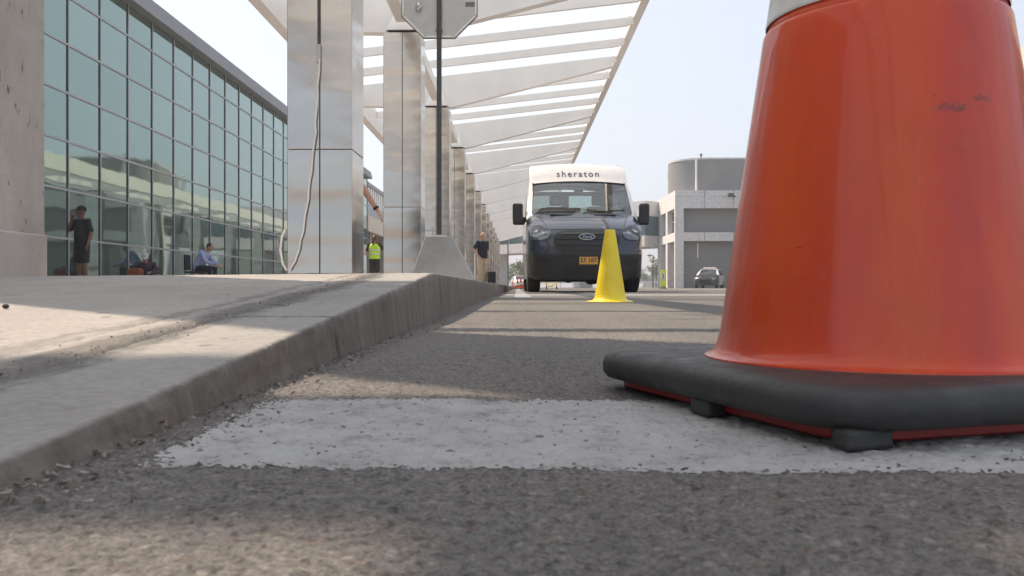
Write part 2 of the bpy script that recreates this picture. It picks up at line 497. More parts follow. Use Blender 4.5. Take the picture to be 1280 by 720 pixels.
# ---- numpy noises
def vnoise(x, y, seed=0):
    xi = np.floor(x).astype(np.int64); yi = np.floor(y).astype(np.int64)
    fx = x - xi; fy = y - yi; fx = fx * fx * (3 - 2 * fx); fy = fy * fy * (3 - 2 * fy)
    def h(a, b):
        n = (a * 374761393 + b * 668265263 + seed * 1442695041) & 0xffffffff
        n = ((n ^ (n >> 13)) * 1274126177) & 0xffffffff
        return ((n ^ (n >> 16)) & 0xffff) / 65535.0
    return (h(xi, yi) * (1 - fx) * (1 - fy) + h(xi + 1, yi) * fx * (1 - fy) + h(xi, yi + 1) * (1 - fx) * fy + h(xi + 1, yi + 1) * fx * fy)
def fbm(x, y, o=4, seed=0):
    s = 0; a = .5; t = 0
    for i in range(o):
        s = s + a * vnoise(x * 2 ** i, y * 2 ** i, seed + i); t += a; a *= .5
    return s / t
def worley(x, y, cell, seed=0):
    x = x / cell; y = y / cell
    xi = np.floor(x).astype(np.int64); yi = np.floor(y).astype(np.int64)
    best = np.full(x.shape, 9.0); hh = np.zeros(x.shape)
    def h(a, b, k):
        n = (a * 374761393 + b * 668265263 + (seed + k) * 144269504) & 0xffffffff
        n = ((n ^ (n >> 13)) * 1274126177) & 0xffffffff
        return ((n ^ (n >> 16)) & 0xffff) / 65535.0
    for i in (-1, 0, 1):
        for j in (-1, 0, 1):
            cx = xi + i; cy = yi + j
            d = (cx + h(cx, cy, 1) - x) ** 2 + (cy + h(cx, cy, 2) - y) ** 2
            m = d < best
            best = np.where(m, d, best); hh = np.where(m, h(cx, cy, 3), hh)
    return np.sqrt(best), hh

def graded(a, b, d0, growth):
    out = [a]; d = d0
    while out[-1] < b: out.append(out[-1] + d); d *= growth
    out[-1] = b
    return out

# ------------------------------------------------------------------ ground, road, kerb, sidewalk
KX = -0.232
def asphalt_h(X, Y):
    d1, h1 = worley(X, Y, .0058, 3); d2, h2 = worley(X, Y, .019, 9)
    s1 = np.clip(1 - d1 * d1 * 1.5, 0, 1) * (.15 + .85 * h1) * .0022
    s2 = np.clip(1 - d2 * d2 * 1.7, 0, 1) * (h2 > .7) * h2 * .0013
    z = s1 + s2 + (fbm(X * 9, Y * 9, 3, 5) - .5) * .0036 - .0016
    return z
xs = np.array(graded(KX - .03, 40, 2, 1)[:1] + list(np.arange(KX - .02, .50, .0018)) + graded(.50, 60, .0024, 1.12))
ys = np.array([-30, -10, -4, -1.5, -.6, -.2, 0] + list(np.arange(.20, .50, .0017)) + list(np.arange(.50, 1.1, .0024)) + graded(1.1, 420, .0030, 1.03))
X, Y = np.meshgrid(xs, ys)
fade = np.clip(1.35 - (Y - .2) * .22, 0, 1) * np.clip((Y - .02) * 8, 0, 1) * np.clip(1.6 - np.abs(X) * .8, 0, 1)
Z = asphalt_h(X, Y) * fade
grid_obj('road', X, Y, Z, M['asphalt'])
gx, gy = np.meshgrid(np.linspace(-1500, 1500, 40), np.linspace(-400, 4200, 60))
grid_obj('ground', gx, gy, gx * 0 - .03, M['ground'])

# painted crosswalk line with worn, ragged edges
def paint_strip(name, y_of, x0, x1, step, ragged, wear, label=None, zoff=.0004):
    lx = np.arange(x0, x1, step); lw = np.linspace(-.02, 1.02, int((y_of(0)[1] - y_of(0)[0]) * 1.04 / step) + 2)
    T, XX = np.meshgrid(lw, lx, indexing='ij')
    a, b = y_of(XX); YY = a + (b - a) * T
    ZZ = asphalt_h(XX, YY) + zoff
    if XX.max() > 3: ZZ = XX * 0 + .004
    xm = XX[:-1, :-1]; ym = YY[:-1, :-1]; tm = T[:-1, :-1]
    e = ragged * ((fbm(xm * 90, ym * 90, 4, 21) - .5) * 2 + (fbm(xm * 9, ym * 3, 2, 25) - .5) * 1.2)
    inside = (tm > .0 + e * .6) & (tm < 1.0 - e * .6) & (xm > -.203 + .035 * (fbm(xm * 40, ym * 40, 3, 8) - .5))
    worn = fbm(xm * 95, ym * 95, 4, 33) + .35 * (fbm(xm * 12, ym * 12, 2, 40) - .5)
    inside &= worn > wear + .10 * np.exp(-np.minimum(tm, 1 - tm) * 14) + .20 * np.exp(-(xm + .21) * 26)
    edge = np.minimum(np.minimum(tm, 1 - tm) * .27, (xm + .198) * .6 + .004)
    inside &= RNG.random(xm.shape) > .85 * np.exp(-np.clip(edge, 0, 1) / .0035) + .003
    return grid_obj(name, XX, YY, ZZ, M['paint'], mask=inside)
paint_strip('crosswalk_line', lambda x: (.440 - .03 * x - .004, .706 - .03 * x), KX + .01, 1.3, .0019, .03, .10)
# edge line running away along the kerb, and a pale bar across the lane before the van
o = MB().box(-.02, .13, 7.1, 62, .0, .006).build('lane_edge_line', M['paint']); o['kind'] = 'structure'
o = MB().box(-.12, 14, 9.2, 10.4, .0, .004).build('pale_bar', M['paint']); o['kind'] = 'structure'
for i in range(5):
    o = MB().box(6.5, 6.62, 14 + i * 9, 17 + i * 9, .0, .006).build('lane_dash', M['paint']); o['kind'] = 'structure'

def T(y):
    """height of the kerb top along the road (a dropped kerb at the camera)"""
    y = np.asarray(y, float)
    r = np.clip(.012 + .0592 * (y - .401), .005, .133)
    back = np.clip(.005 + .0592 * (-.9 - y), .005, .133)
    # slightly rounded crest
    k = .0592 * .06
    soft = np.where(np.abs(y - 2.445) < .12, -k * (1 - np.abs(y - 2.445) / .12) ** 2 * .5, 0)
    return np.maximum(r + soft, back)
ky = np.array([-30, -8, -4, -3, -2, -1.2, -.9, -.5, -.2, 0] + list(np.arange(.1, 3.2, .006)) + graded(3.2, 130, .012, 1.05))
prof = [(-.226, -1, 0), (-.228, .0, 0), (-.2295, .15, 0), (-.231, .3, 0), (-.232, .45, 0), (-.233, .6, 0), (-.2345, .75, 0), (-.2355, .87, 0),
        (-.2362, .955, 0), (-.2378, .985, 0), (-.2405, 1.0, 0), (-.247, 1.003, 0)]
prof += [(x, 1.0, 1) for x in np.linspace(-.255, -.366, 24)] + [(-.370, .985, 1), (-.373, .90, 1)]
PX = np.array([p[0] for p in prof]); PF = np.array([p[1] for p in prof]); PT = np.array([p[2] for p in prof])
KXX, KY = np.meshgrid(PX, ky)
tt = T(KY)
KZ = np.where(PF[None, :] < 0, -.02, PF[None, :] * tt)
KZ = KZ + (fbm(KXX * 60, KY * 60, 4, 2) - .5) * .0035 * (PT[None, :] > 0) * np.clip(6 - KY, 0, 1)
chip = np.clip(fbm(KY * 34, KY * 0 + 3.3, 4, 77) - .66, 0, 1)
KZ = KZ - chip * .05 * np.exp(-((KXX + .241) / .008) ** 2) * np.clip(6 - KY, 0, 1)
KX2 = KXX + (fbm(KY * 30, KZ * 90, 4, 6) - .5) * .005 * (PT[None, :] < 1) * np.clip(8 - KY, .1, 1)
# shallow joint every 1.52 m in the kerb stone
jd = np.abs(((KY - .35) / 1.52) % 1 - .5) * 1.52
KX2 = KX2 - .006 * (np.abs(jd) < .006) * (PT[None, :] < 1)
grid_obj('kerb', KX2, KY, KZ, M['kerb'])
wx = -np.array([.377, .380, .3835] + list(np.arange(.388, .62, .0045)) + graded(.62, 10.3, .008, 1.05))
WX, WY = np.meshgrid(wx, ky)
cross = -.0075 * np.clip(-.24 - WX, 0, 1.3)
WZ = T(WY) + cross * np.clip(T(WY) / .133, 0, 1)
WZ = WZ - .006 * np.exp(-((WX + .377) / .004) ** 2) + (fbm(WX * 50, WY * 50, 4, 12) - .5) * .0026 * np.clip(6 - WY, 0, 1)
WZ = WZ + .0035 * np.exp(-((WX + .40) / .018) ** 2) * (fbm(WX * 70, WY * 26, 4, 14)) * np.clip(6 - WY, 0, 1)
WZ = WZ - .004 * np.exp(-((WX + .445) / .003) ** 2)
for c_ in (.62, 3.3, 7.9, 13.8): WZ = WZ - .004 * np.exp(-((WY - c_) / .004) ** 2)
grid_obj('sidewalk', WX, WY, WZ, M['walk'])

# grit, dead leaves and twigs in the gutter
mb = MB()
for i in range(620):
    y = .36 + random.random() ** 1.6 * 2.2; x = KX + .003 + abs(random.gauss(0, .026))
    r = random.uniform(.0010, .0032); z = .001
    q = [Vector((random.uniform(-1, 1), random.uniform(-1, 1), random.uniform(-.6, .6))).normalized() * r for _ in range(4)]
    mb.add([Vector((x, y, z + r * .5)) + v for v in q], [(0, 1, 2), (0, 3, 1), (1, 3, 2), (0, 2, 3)])
for i in range(900):
    y = .42 + random.random() * 2.0; x = -.382 + random.gauss(0, .016); r = random.uniform(.0005, .0019)
    z = float(T(y)) + .0015
    q = [Vector((random.uniform(-1, 1), random.uniform(-1, 1), random.uniform(-.5, .5))).normalized() * r for _ in range(4)]
    mb.add([Vector((x, y, z)) + v for v in q], [(0, 1, 2), (0, 3, 1), (1, 3, 2), (0, 2, 3)])
o = mb.build('gutter_grit', M['pebble'], origin=(0, 0, 0)); o['kind'] = 'stuff'; o['label'] = 'loose grit and crumbs lying along the gutter and kerb joint'
p = at(196, 548, .53)
o = MB().tube([(p.x - .012, .560, .004), (p.x - .002, .548, .007), (p.x + .004, .532, .006), (p.x + .009, .520, .008)], [.0007, .0010, .0009, .0005], 6).build('twig', M['twig'])
tag(o, 'thin brown twig lying in the gutter beside the white painted line', 'twig')
p = at(5, 380, 1.25)
o = MB().ball((p.x, 1.25, float(T(1.25)) + .002), (.005, .004, .0035), 10, 6).build('bottle_cap', M['stain'])
tag(o, 'tiny black scrap lying on the sidewalk ramp by the first pillar', 'litter')

# ------------------------------------------------------------------ large orange cone
CX, CY = .291, .690
cone = thing('traffic_cone', (CX, CY, 0), 'large orange traffic cone with black rubber base standing close to the camera', 'traffic cone')
def crad(z): return .1285 - (z - .036) * .1440
prof = [(.1385, .0345), (.138, .0370), (.1335, .0385), (.1305, .0415), (.1284, .047)]
prof += [(crad(z), z) for z in np.linspace(.055, .2930, 14)]
prof += [(crad(.295) - .0003, .2950), (crad(.297) - .0015, .2967), (crad(.301) - .0026, .2980)]
prof += [(crad(z) - .0026, z) for z in np.linspace(.301, .70, 16)]
prof += [(.034, .7115), (.029, .716), (.024, .716), (.024, .62)]
mb = MB().lathe((CX, CY, 0), prof, 160, caps=False)
mb.build('cone_body', M['orange'], cone, smooth=True, angle=60)
for z0, z1 in ((.302, .40), (.45, .60)):
    pr = [(crad(z0) - .0012, z0), (crad(z0) - .0008, z0 + .002)] + [(crad(z) - .0008, z) for z in np.linspace(z0 + .003, z1 - .002, 6)] + [(crad(z1) - .0016, z1)]
    MB().lathe((CX, CY, 0), pr, 160, caps=False).build('reflective_collar', M['sleeve'], cone, smooth=True)
def rsq(h, r, n=9):
    out = []
    for k, (sx, sy) in enumerate(((1, 1), (-1, 1), (-1, -1), (1, -1))):
        for i in range(n + 1):
            a = PI / 2 * k + PI / 2 * i / n
            out.append((sx * (h - r) + r * math.cos(a), sy * (h - r) + r * math.sin(a)))
    return out
def slab(mb, layers, cx, cy, rot, r0=.055):
    """layers (half width, z); the corner radius shrinks with the inset"""
    H = layers[0][0]; rings = []
    for h, z in layers:
        pts = rsq(h, max(.01, r0 + (h - .18)))
        ca, sa = math.cos(rot), math.sin(rot)
        rings.append([(cx + x * ca - y * sa, cy + x * sa + y * ca, z) for x, y in pts])
    n = len(rings[0]); vs = [p for r_ in rings for p in r_]; fs = []
    for i in range(len(rings) - 1):
        for j in range(n): fs.append((i * n + j, i * n + (j + 1) % n, (i + 1) * n + (j + 1) % n, (i + 1) * n + j))
    fs.append(tuple(range(n))[::-1]); fs.append(tuple(range((len(rings) - 1) * n, len(rings) * n)))
    mb.add(vs, fs)
BX, BY, BR = .290, .692, R(18)
mb = MB(); slab(mb, [(.170, .0105), (.1765, .0125), (.180, .017), (.1808, .024), (.179, .0295), (.1745, .0335), (.167, .0353), (.155, .0358)], BX, BY, BR)
mb.build('rubber_base', M['rubber'], cone, smooth=True, angle=50)
mb = MB(); slab(mb, [(.159, .0030), (.161, .0045), (.161, .0104)], BX, BY, BR)
mb.build('base_underside', M['red_under'], cone)
ca, sa = math.cos(BR), math.sin(BR)
for lx, ly, hw, hd in ((-.150, -.160, .016, .008), (-.167, -.02, .008, .013), (-.138, .138, .016, .014), (0, -.150, .012, .010), (.14, -.14, .018, .014), (.14, .14, .016, .014), (.0, .15, .02, .01), (.15, 0, .01, .02)):
    f = MB(); f.box(-hw, hw, -hd, hd, .0, .0125)
    f.v = [Vector((BX + (v.x + lx) * ca - (v.y + ly) * sa, BY + (v.x + lx) * sa + (v.y + ly) * ca, v.z)) for v in f.v]
    f.build('foot', M['rubber'], cone, bevel=.003)

# ------------------------------------------------------------------ yellow cone
YX, YD = .575, 5.33
yc = thing('traffic_cone', (YX, YD, 0), 'small plain yellow cone standing on the road in front of the van', 'traffic cone')
pr = [(.145, .001), (.1465, .004), (.135, .008), (.11, .012), (.103, .017), (.097, .028), (.093, .045)] + [(.093 - (z - .045) * .156, z) for z in np.linspace(.08, .436, 8)] + [(.031, .444), (.028, .446), (.026, .444)]
MB().lathe((YX, YD, 0), pr[6:], 48, caps=False).build('cone_body', M['yellow'], yc, smooth=True, angle=60)
MB().lathe((YX, YD, 0), pr[:7], 48, caps=False).build('flange', M['yellow'], yc, smooth=True, angle=60)

# ------------------------------------------------------------------ canopy
C0, PITCH, NCOL = 2.56, 5.84, 14
def ztop(x): return 5.0 + .115 * (x + 1.65)
NB = -6
canopy = thing('entrance_canopy', (-.7, C0, 0), 'long white steel louvred canopy with glass roof running along the kerb', 'canopy')
XL, XR = -3.72, 2.22
poly = [(XL, 4.30), (-1.50, 4.27), (XR, 5.21), (XR, ztop(XR)), (XL, ztop(XL))]
first = None
for i in range(NB, NCOL):
    c = C0 + PITCH * i
    if first is None:
        mb = MB().prism([(x, z) for x, z in poly], 1, c - .055, c + .055)
        first = mb.build('rafter', M['white'], canopy, bevel=.006)
        base_c = c
    else:
        o = first.copy(); col.objects.link(o); o.location.y = c - base_c
    # end plate
fl = None
for i in range(NB, NCOL):
    c = C0 + PITCH * i
    if fl is None:
        mb = MB()
        mb.prism([(XL, 4.285), (-1.5, 4.255), (XR, 5.195), (XR, 5.213), (-1.5, 4.273), (XL, 4.303)], 1, c - .10, c + .10)
        fl = mb.build('rafter_flange', M['white'], canopy)
    else:
        o = fl.copy(); col.objects.link(o); o.location.y = c - base_c
lv = None
for i in range(NB, NCOL - 1):
    for k in (1, 2, 3):
        c = C0 + PITCH * i + PITCH * k / 4
        if lv is None:
            mb = MB().prism([(XL, ztop(XL) - .17), (XR, ztop(XR) - .17), (XR, ztop(XR) - .004), (XL, ztop(XL) - .004)], 1, c - .035, c + .035)
            lv = mb.build('louvre', M['white'], canopy, bevel=.004); lc = c
        else:
            o = lv.copy(); col.objects.link(o); o.location.y = c - lc
Y0, Y1 = C0 + NB * PITCH - .5, C0 + PITCH * (NCOL - 1) + .6
def longbeam(name, x0, x1, z0, z1, mat='white'):
    return MB().box(x0, x1, Y0, Y1, z0, z1).build(name, M[mat], canopy, bevel=.006)
longbeam('edge_beam', 2.31, 2.47, 5.42, 5.72)
longbeam('rear_beam', XL - .20, XL - .01, 4.27, 4.80)
mb = MB()
for i in range(NB, NCOL - 1):
    c = C0 + PITCH * i
    mb.box(-1.945, -1.755, c + .32, c + PITCH - .32, 4.36, 4.60)
mb.build('spine_tube', M['white'], canopy, bevel=.01)
# added box under the spine tube, out of view, to shade the near asphalt
lb = MB().box(-1.95, -1.77, 1.52, 1.84, 3.17, 3.25).build('shade_box', M['lampgrey'], canopy, bevel=.01)
MB().tube([(-1.86, 1.68, 3.25), (-1.86, 1.68, 4.37)], .012, 8).build('shade_box_rod', M['lampgrey'], lb)
fx = None
for i in range(NB, NCOL):
    c = C0 + PITCH * i
    if fx is None:
        mb = MB().box(-2.02, -1.66, c - .075, c + .075, 4.30, 4.66)
        for dx in (-.14, .14):
            for z in (4.36, 4.48, 4.60): mb.lathe((-1.84 + dx, c - .085, z), [(.014, -.014), (.014, .014)], 8)
        fx = mb.build('gusset_plate', M['white'], canopy, bevel=.003); fc = c
    else:
        o = fx.copy(); col.objects.link(o); o.location.y = c - fc
# clips that tie each louvre to the edge beam
br0 = MB().box(XR - .02, 2.312, C0 - PITCH - .03, C0 - PITCH + .03, 5.30, 5.46).build('edge_bracket', M['white'], canopy)
cc = C0 - PITCH / 4 * 3
while cc < Y1 - .5:
    o = br0.copy(); col.objects.link(o); o.location.y = cc - (C0 - PITCH); cc += PITCH / 4
MB().prism([(XL - .1, ztop(XL - .1) + .012), (2.36, ztop(2.36) + .012 + .21), (2.36, ztop(2.36) + .232), (XL - .1, ztop(XL - .1) + .024)], 1, Y0, Y1).build('glass_roof', M['roofglass'], canopy)

# ------------------------------------------------------------------ steel-clad pillars
def make_pillar(c, mat, plinth=False, near=.305):
    t = thing('canopy_pillar', (-1.85, c, .131), 'x', 'pillar', 'steel-clad pillars under the canopy')
    x0, x1, y0, y1 = -2.155, -1.545, c - near, c + (.305 if not plinth else .262)
    mb = MB()
    xm = (x0 + x1) / 2
    zs = [.12, .215, 1.385, 4.21] if not plinth else [.12, 1.385, 4.21]
    g = .003
    for a, b in zip(zs[:-1], zs[1:]):
        mb.box(x0, xm - g, y0, y1, a + g, b - g)
        mb.box(xm + g, x1, y0, y1, a + g, b - g)
    mb.build('steel_cladding', mat, t, bevel=.006)
    MB().box(x0 + .012, x1 - .012, y0 + .012, y1 - .012, .11, 4.205).build('joint_backing', M['joint'], t)
    MB().box(x0 + .07, x1 - .07, y0 + .07, y1 - .07, 4.208, 4.262).build('cap_gap', M['gasket'], t)
    hb = MB()
    for k in (0,):
        w0, w1 = .27, .13
        vs = [(-1.85 + sx * (w0 if z < 4.3 else w1), c + sy * (w0 if z < 4.3 else w1), z) for z in (4.258, 4.62) for sx, sy in ((-1, -1), (1, -1), (1, 1), (-1, 1))]
        hb.add(vs, [(3, 2, 1, 0), (4, 5, 6, 7), (0, 1, 5, 4), (1, 2, 6, 5), (2, 3, 7, 6), (3, 0, 4, 7)])
    hb.build('haunch', M['white'], t)
    return t
t0 = make_pillar(C0, M['steel_old'], True, .20)
t0['label'] = 'nearest pillar at the left edge, pitted and stained with a stepped base'
t0.location.z -= .008
MB().box(-2.175, -1.524, C0 - .225, C0 + .24, .11, .262).build('plinth', M['steel_old'], t0, bevel=.006)
ordn = ['', 'brushed steel pillar beside the glass facade with a white cord hanging down it',
        'steel pillar right behind the high visibility worker, reflecting lime yellow',
        'steel pillar directly behind the octagonal sign post',
        'narrow steel pillar just right of the sign post', 'steel pillar directly left of the bald man in khaki trousers',
        'steel pillar half hidden behind the back of the bald man']
p1 = make_pillar(C0 + PITCH, M['steel'])
for i in range(1, NCOL):
    o = p1 if i == 1 else copy_tree(p1)
    o.location.y = C0 + PITCH * i
    if i < len(ordn): o['label'] = ordn[i]
    elif i == NCOL - 1: o['label'] = 'farthest steel pillar at the distant end of the canopy'
    else: o['label'] = 'one of the distant steel pillars merging behind the bald man'

# clip box, hook and hanging cord on the first full pillar
D1 = C0 + PITCH - .305
t = thing('conduit_box', tuple(at(399, 70, D1 - .012)), 'small grey metal clip box with conduit on the seam of the corded pillar', 'conduit')
a = at(398, 66, D1 - .02)
MB().box(a.x - .02, a.x + .02, D1 - .035, D1 - .002, a.z - .09, a.z + .08).build('clip_box', M['galv'], t, bevel=.004)
MB().tube([(a.x, D1 - .02, a.z + .07), (a.x, D1 - .02, 4.2)], .012, 10).build('conduit', M['pole'], t, smooth=True)
pts = [(399, 74), (396, 120), (394, 165), (389, 215), (383, 262), (376, 300), (370, 322), (362, 338)]
path = [at(x, y, D1 - .03) for x, y in pts]
fine = []
for i in range(len(path) - 1):
    for k in range(4): fine.append(path[i].lerp(path[i + 1], k / 4) + Vector((.006 * math.sin(i + k * 1.3), 0, 0)))
fine.append(path[-1])
o = MB().tube(fine, .0085, 8).build('hanging_cord', M['cord'], smooth=True)
tag(o, 'white cord hanging in a loose line down the front of the steel pillar', 'cord')
pts = [(362, 338), (357, 330), (354, 312), (356, 296), (360, 286)]
o = MB().tube([at(x, y, D1 + .05) - Vector((.03, 0, 0)) for x, y in pts], .010, 8).build('hanging_cord', M['cord'], smooth=True)
tag(o, 'short loop of white cord poking out past the pillar left edge', 'cord')

# ------------------------------------------------------------------ octagonal sign seen from behind
SD = 8.62; SXp = at(549, 0, SD).x
t = thing('stop_sign', (SXp, SD, .131), 'octagonal road sign seen from its bare grey back on a dark post', 'road sign')
zc = 2.58 + .378; r_in = .378
octp = [(SXp + r_in / math.cos(PI / 8) * math.cos(PI / 8 + k * PI / 4), zc + r_in / math.cos(PI / 8) * math.sin(PI / 8 + k * PI / 4)) for k in range(8)]
oct_s = [(SXp + (x - SXp) * .955, zc + (z - zc) * .955) for x, z in octp]
MB().prism(octp, 1, SD + .012, SD + .030).build('sign_plate', M['galv'], t)
MB().prism(oct_s, 1, SD + .030, SD + .034).build('sign_face', simple('red_sheeting', (.5, .02, .02), .4), t)
mb = MB(); n = 8
for k in range(8):
    a, b = octp[k], octp[(k + 1) % 8]; a2 = (SXp + (a[0] - SXp) * .945, zc + (a[1] - zc) * .945); b2 = (SXp + (b[0] - SXp) * .945, zc + (b[1] - zc) * .945)
    a3 = (SXp + (a[0] - SXp) * .975, zc + (a[1] - zc) * .975); b3 = (SXp + (b[0] - SXp) * .975, zc + (b[1] - zc) * .975)
    f = .94
    mid = ((a3[0] + b3[0]) / 2, (a3[1] + b3[1]) / 2); mid2 = ((a2[0] + b2[0]) / 2, (a2[1] + b2[1]) / 2)
    q = [(mid[0] + (a3[0] - mid[0]) * f, mid[1] + (a3[1] - mid[1]) * f), (mid[0] + (b3[0] - mid[0]) * f, mid[1] + (b3[1] - mid[1]) * f),
         (mid2[0] + (b2[0] - mid2[0]) * f, mid2[1] + (b2[1] - mid2[1]) * f), (mid2[0] + (a2[0] - mid2[0]) * f, mid2[1] + (a2[1] - mid2[1]) * f)]
    mb.prism(q, 1, SD + .004, SD + .014)
mb.build('edge_strip', M['galvrim'], t)
MB().prism([(SXp + (x - SXp) * 1.012, zc + (z - zc) * 1.012) for x, z in octp], 1, SD + .016, SD + .027).build('dark_edge', M['gasket'], t)
mb = MB()
mb.box(SXp - .022, SXp + .022, SD - .022, SD - .004, .60, 3.5)
mb.box(SXp - .024, SXp - .017, SD - .018, SD + .012, .60, 3.5)
mb.box(SXp + .017, SXp + .024, SD - .018, SD + .012, .60, 3.5)
mb.build('post', M['pole'], t, bevel=.002)
mb = MB()
for z in [.8 + .1 * k for k in range(27)]: mb.lathe((0, 0, 0), [(.006, 0), (.006, .004)], 8)
mb = MB()
for z in (2.66, 3.2):
    for dx in (-.033, .033):
        mb.ball((SXp + dx, SD + .006, z), (.010, .010, .010), 8, 6)
mb.build('bolt', M['galvrim'], t)
a = at(523, 8, SD - .01)
MB().ball((a.x, SD - .005, a.z), (.034, .03, .05), 14, 10).ball((a.x, SD - .03, a.z + .01), (.02, .02, .028), 12, 8).build('clamp', M['chrome'], t, smooth=True)
a = at(588, 5, SD)
MB().box(a.x - .05, a.x + .045, SD + .008, SD + .0118, a.z - .022, a.z + .022).build('sticker', simple('grey_sticker', (.16, .16, .17), .5), t)
# its heavy base
mb = MB()
w0, w1, z0, z1 = .33, .13, .12, .60
vs = [(SXp + (.05 if z < .3 else 0) + sx * (w0 if z < .3 else w1), SD + sy * (w0 if z < .3 else w1) * .8, z) for z in (z0, z1) for sx, sy in ((-1, -1), (1, -1), (1, 1), (-1, 1))]
mb.add(vs, [(3, 2, 1, 0), (4, 5, 6, 7), (0, 1, 5, 4), (1, 2, 6, 5), (2, 3, 7, 6), (3, 0, 4, 7)])
mb.build('concrete_base', M['concrete'], t, bevel=.012)
mb = MB().box(SXp - .06, SXp + .06, SD - .05, SD + .05, .60, .612)
for sx in (-1, 1):
    mb.box(SXp + sx * .065 - .006, SXp + sx * .065 + .006, SD - .03, SD + .03, .60, .69)
mb.build('post_bracket', M['galv'], t, bevel=.002)

# ------------------------------------------------------------------ terminal with its glass curtain wall
TX = -10.1
term = thing('terminal_building', (TX - 10, 30, .12), 'long low terminal building with a gridded blue green glass front', 'building')
m0, mp = 19.37, 1.495
rows = [.10, 1.18, 2.27, 3.36, 4.45, 5.54, 6.62, 7.42]
ks = list(range(-17, 27))
rest = MB()
for k in ks[:-1]:
    for r_ in range(7):
        y0 = m0 + mp * k; z0, z1 = rows[r_], rows[r_ + 1]
        ty = random.uniform(-.0022, .0022); tz = random.uniform(-.0022, .0022)
        yc_, zc_ = y0 + mp / 2, (z0 + z1) / 2
        target = MB() if -1 <= k <= 12 else rest
        # each pane is a thin slab tilted by a hair, as real glazing is
        vs = []
        for dx in (-.02, 0):
            for (yy, zz) in ((y0 + .015, z0 + .015), (y0 + mp - .015, z0 + .015), (y0 + mp - .015, z1 - .015), (y0 + .015, z1 - .015)):
                vs.append((TX + dx + (yy - yc_) * ty + (zz - zc_) * tz, yy, zz))
        target.add(vs, [(3, 2, 1, 0), (4, 5, 6, 7), (0, 1, 5, 4), (1, 2, 6, 5), (2, 3, 7, 6), (3, 0, 4, 7)])
        if target is not rest: target.build('glass_pane', M['fglass'], term)
o = rest.build('glass_panes', M['fglass'], term); o['kind'] = 'stuff'
mu = None
for k in ks:
    y = m0 + mp * k
    if mu is None:
        mu = MB().box(TX - .01, TX + .030, y - .008, y + .030, .1, 7.42).build('mullion', M['alum'], term); my = y
        ga = MB().box(TX - .01, TX + .012, y - .022, y - .0085, .1, 7.42).build('gasket', M['gasket'], mu)
    else:
        o = mu.copy(); col.objects.link(o); o.location.y = y - my
        g = ga.copy(); col.objects.link(g); g.parent = o
for z in rows[1:-1]:
    MB().box(TX - .01, TX + .026, m0 + mp * ks[0], m0 + mp * ks[-1], z - .024, z + .024).build('transom', M['alum'], term)
MB().box(TX - .3, TX + .30, m0 + mp * ks[0] - .3, m0 + mp * ks[-1] + .3, 7.42, 7.64).box(TX - .3, TX + .24, m0 + mp * ks[0] - .3, m0 + mp * ks[-1] + .3, 7.645, 7.86).build('roof_fascia', M['fascia'], term)
MB().box(TX - 22, TX - .06, m0 + mp * ks[0], m0 + mp * ks[-1], .0, 7.41).build('interior_mass', M['dark'], term)
MB().box(TX - 22, TX - .31, m0 + mp * ks[0] - .3, m0 + mp * ks[-1] + .3, 7.415, 7.8).build('roof', M['fascia'], term)

wing = thing('louvred_wing', (-16, 80, .12), 'farther terminal wing with white upright louvres above a grey blue band', 'building')
WXc = -11.35; wy0, wy1 = 59, 112
mb = MB(); y = wy0
while y < wy1: mb.box(WXc, WXc + .2, y, y + .42, 6.35, 7.65); y += 1.0
mb.build('white_louvres', M['white'], wing)
MB().box(WXc - 10, WXc + .02, wy0, wy1, 6.3, 7.62).build('upper_wall', M['bldg_grey'], wing)
MB().box(WXc - 10, WXc + .3, wy0, wy1, 7.66, 7.95).build('roof', M['fascia'], wing)
MB().box(WXc - 10, WXc + .25, wy0, wy1, 5.05, 6.298).build('window_band', simple('dull_blue_glass', (.07, .10, .13), .25), wing)
MB().box(WXc - 10, WXc + 1.2, wy0, wy1, 3.95, 5.045).build('soffit_band', M['beige'], wing)
MB().box(WXc - 10, WXc - 1, wy0, wy1, .05, 3.945).build('ground_wall', M['dark'], wing)
mb = MB(); y = wy0 + 2
while y < wy1: mb.box(WXc + .6, WXc + 1.0, y, y + .4, .05, 3.94); y += 6
mb.build('support', M['concrete'], wing)

# ------------------------------------------------------------------ office block on the right
ob = thing('office_block', (30, 110, 0), 'grey and white precast block with a rounded plant room on its roof', 'building')
BXc, BD = 18.3, 100.0; XE = 46; KB = .8
def bb(name, mat, *boxes, bevel=0):
    mb = MB()
    for b in boxes: mb.box(*[q * KB for q in b])
    return mb.build(name, M[mat], ob, bevel=bevel)
bb('parapet', 'bldg', (BXc, XE, BD, 112.3, 9.26, 10.62), (BXc + .003, XE, BD + .01, 112.3, 10.64, 11.32))
bb('floor_band', 'bldg', (BXc, XE, BD, 112.3, 5.46, 6.46))
for d0, d1 in ((BD, BD + .55), (105.1, 106.3), (110.0, 112.3)):
    bb('pier', 'bldg', (BXc + .004, BXc + .9, d0 + .004, d1, .0, 5.458), (BXc + .004, BXc + .9, d0 + .004, d1, 6.462, 9.258))
bb('corner_pier', 'bldg', (BXc + .902, BXc + 1.0, BD + .004, BD + .9, 0, 5.458), (BXc + .902, BXc + 1.0, BD + .004, BD + .9, 6.462, 9.258))
bb('upper_wall', 'bldg_recess', (BXc + .92, XE, BD + .95, 112, 6.465, 9.255))
bb('ground_wall', 'bldg_recess', (BXc + 1.002, XE, BD + .9, BD + 1.3, 0, 5.455))
mb = MB()
x = BXc + 3.4
while x < XE:
    mb.box(x, x + .05, BD - .006, BD + .02, 9.27, 11.3); mb.box(x, x + .05, BD - .006, BD + .02, 5.47, 6.45)
    x += 3.35
mb.v = [v * KB for v in mb.v]; mb.build('panel_joint', M['joint'], ob)
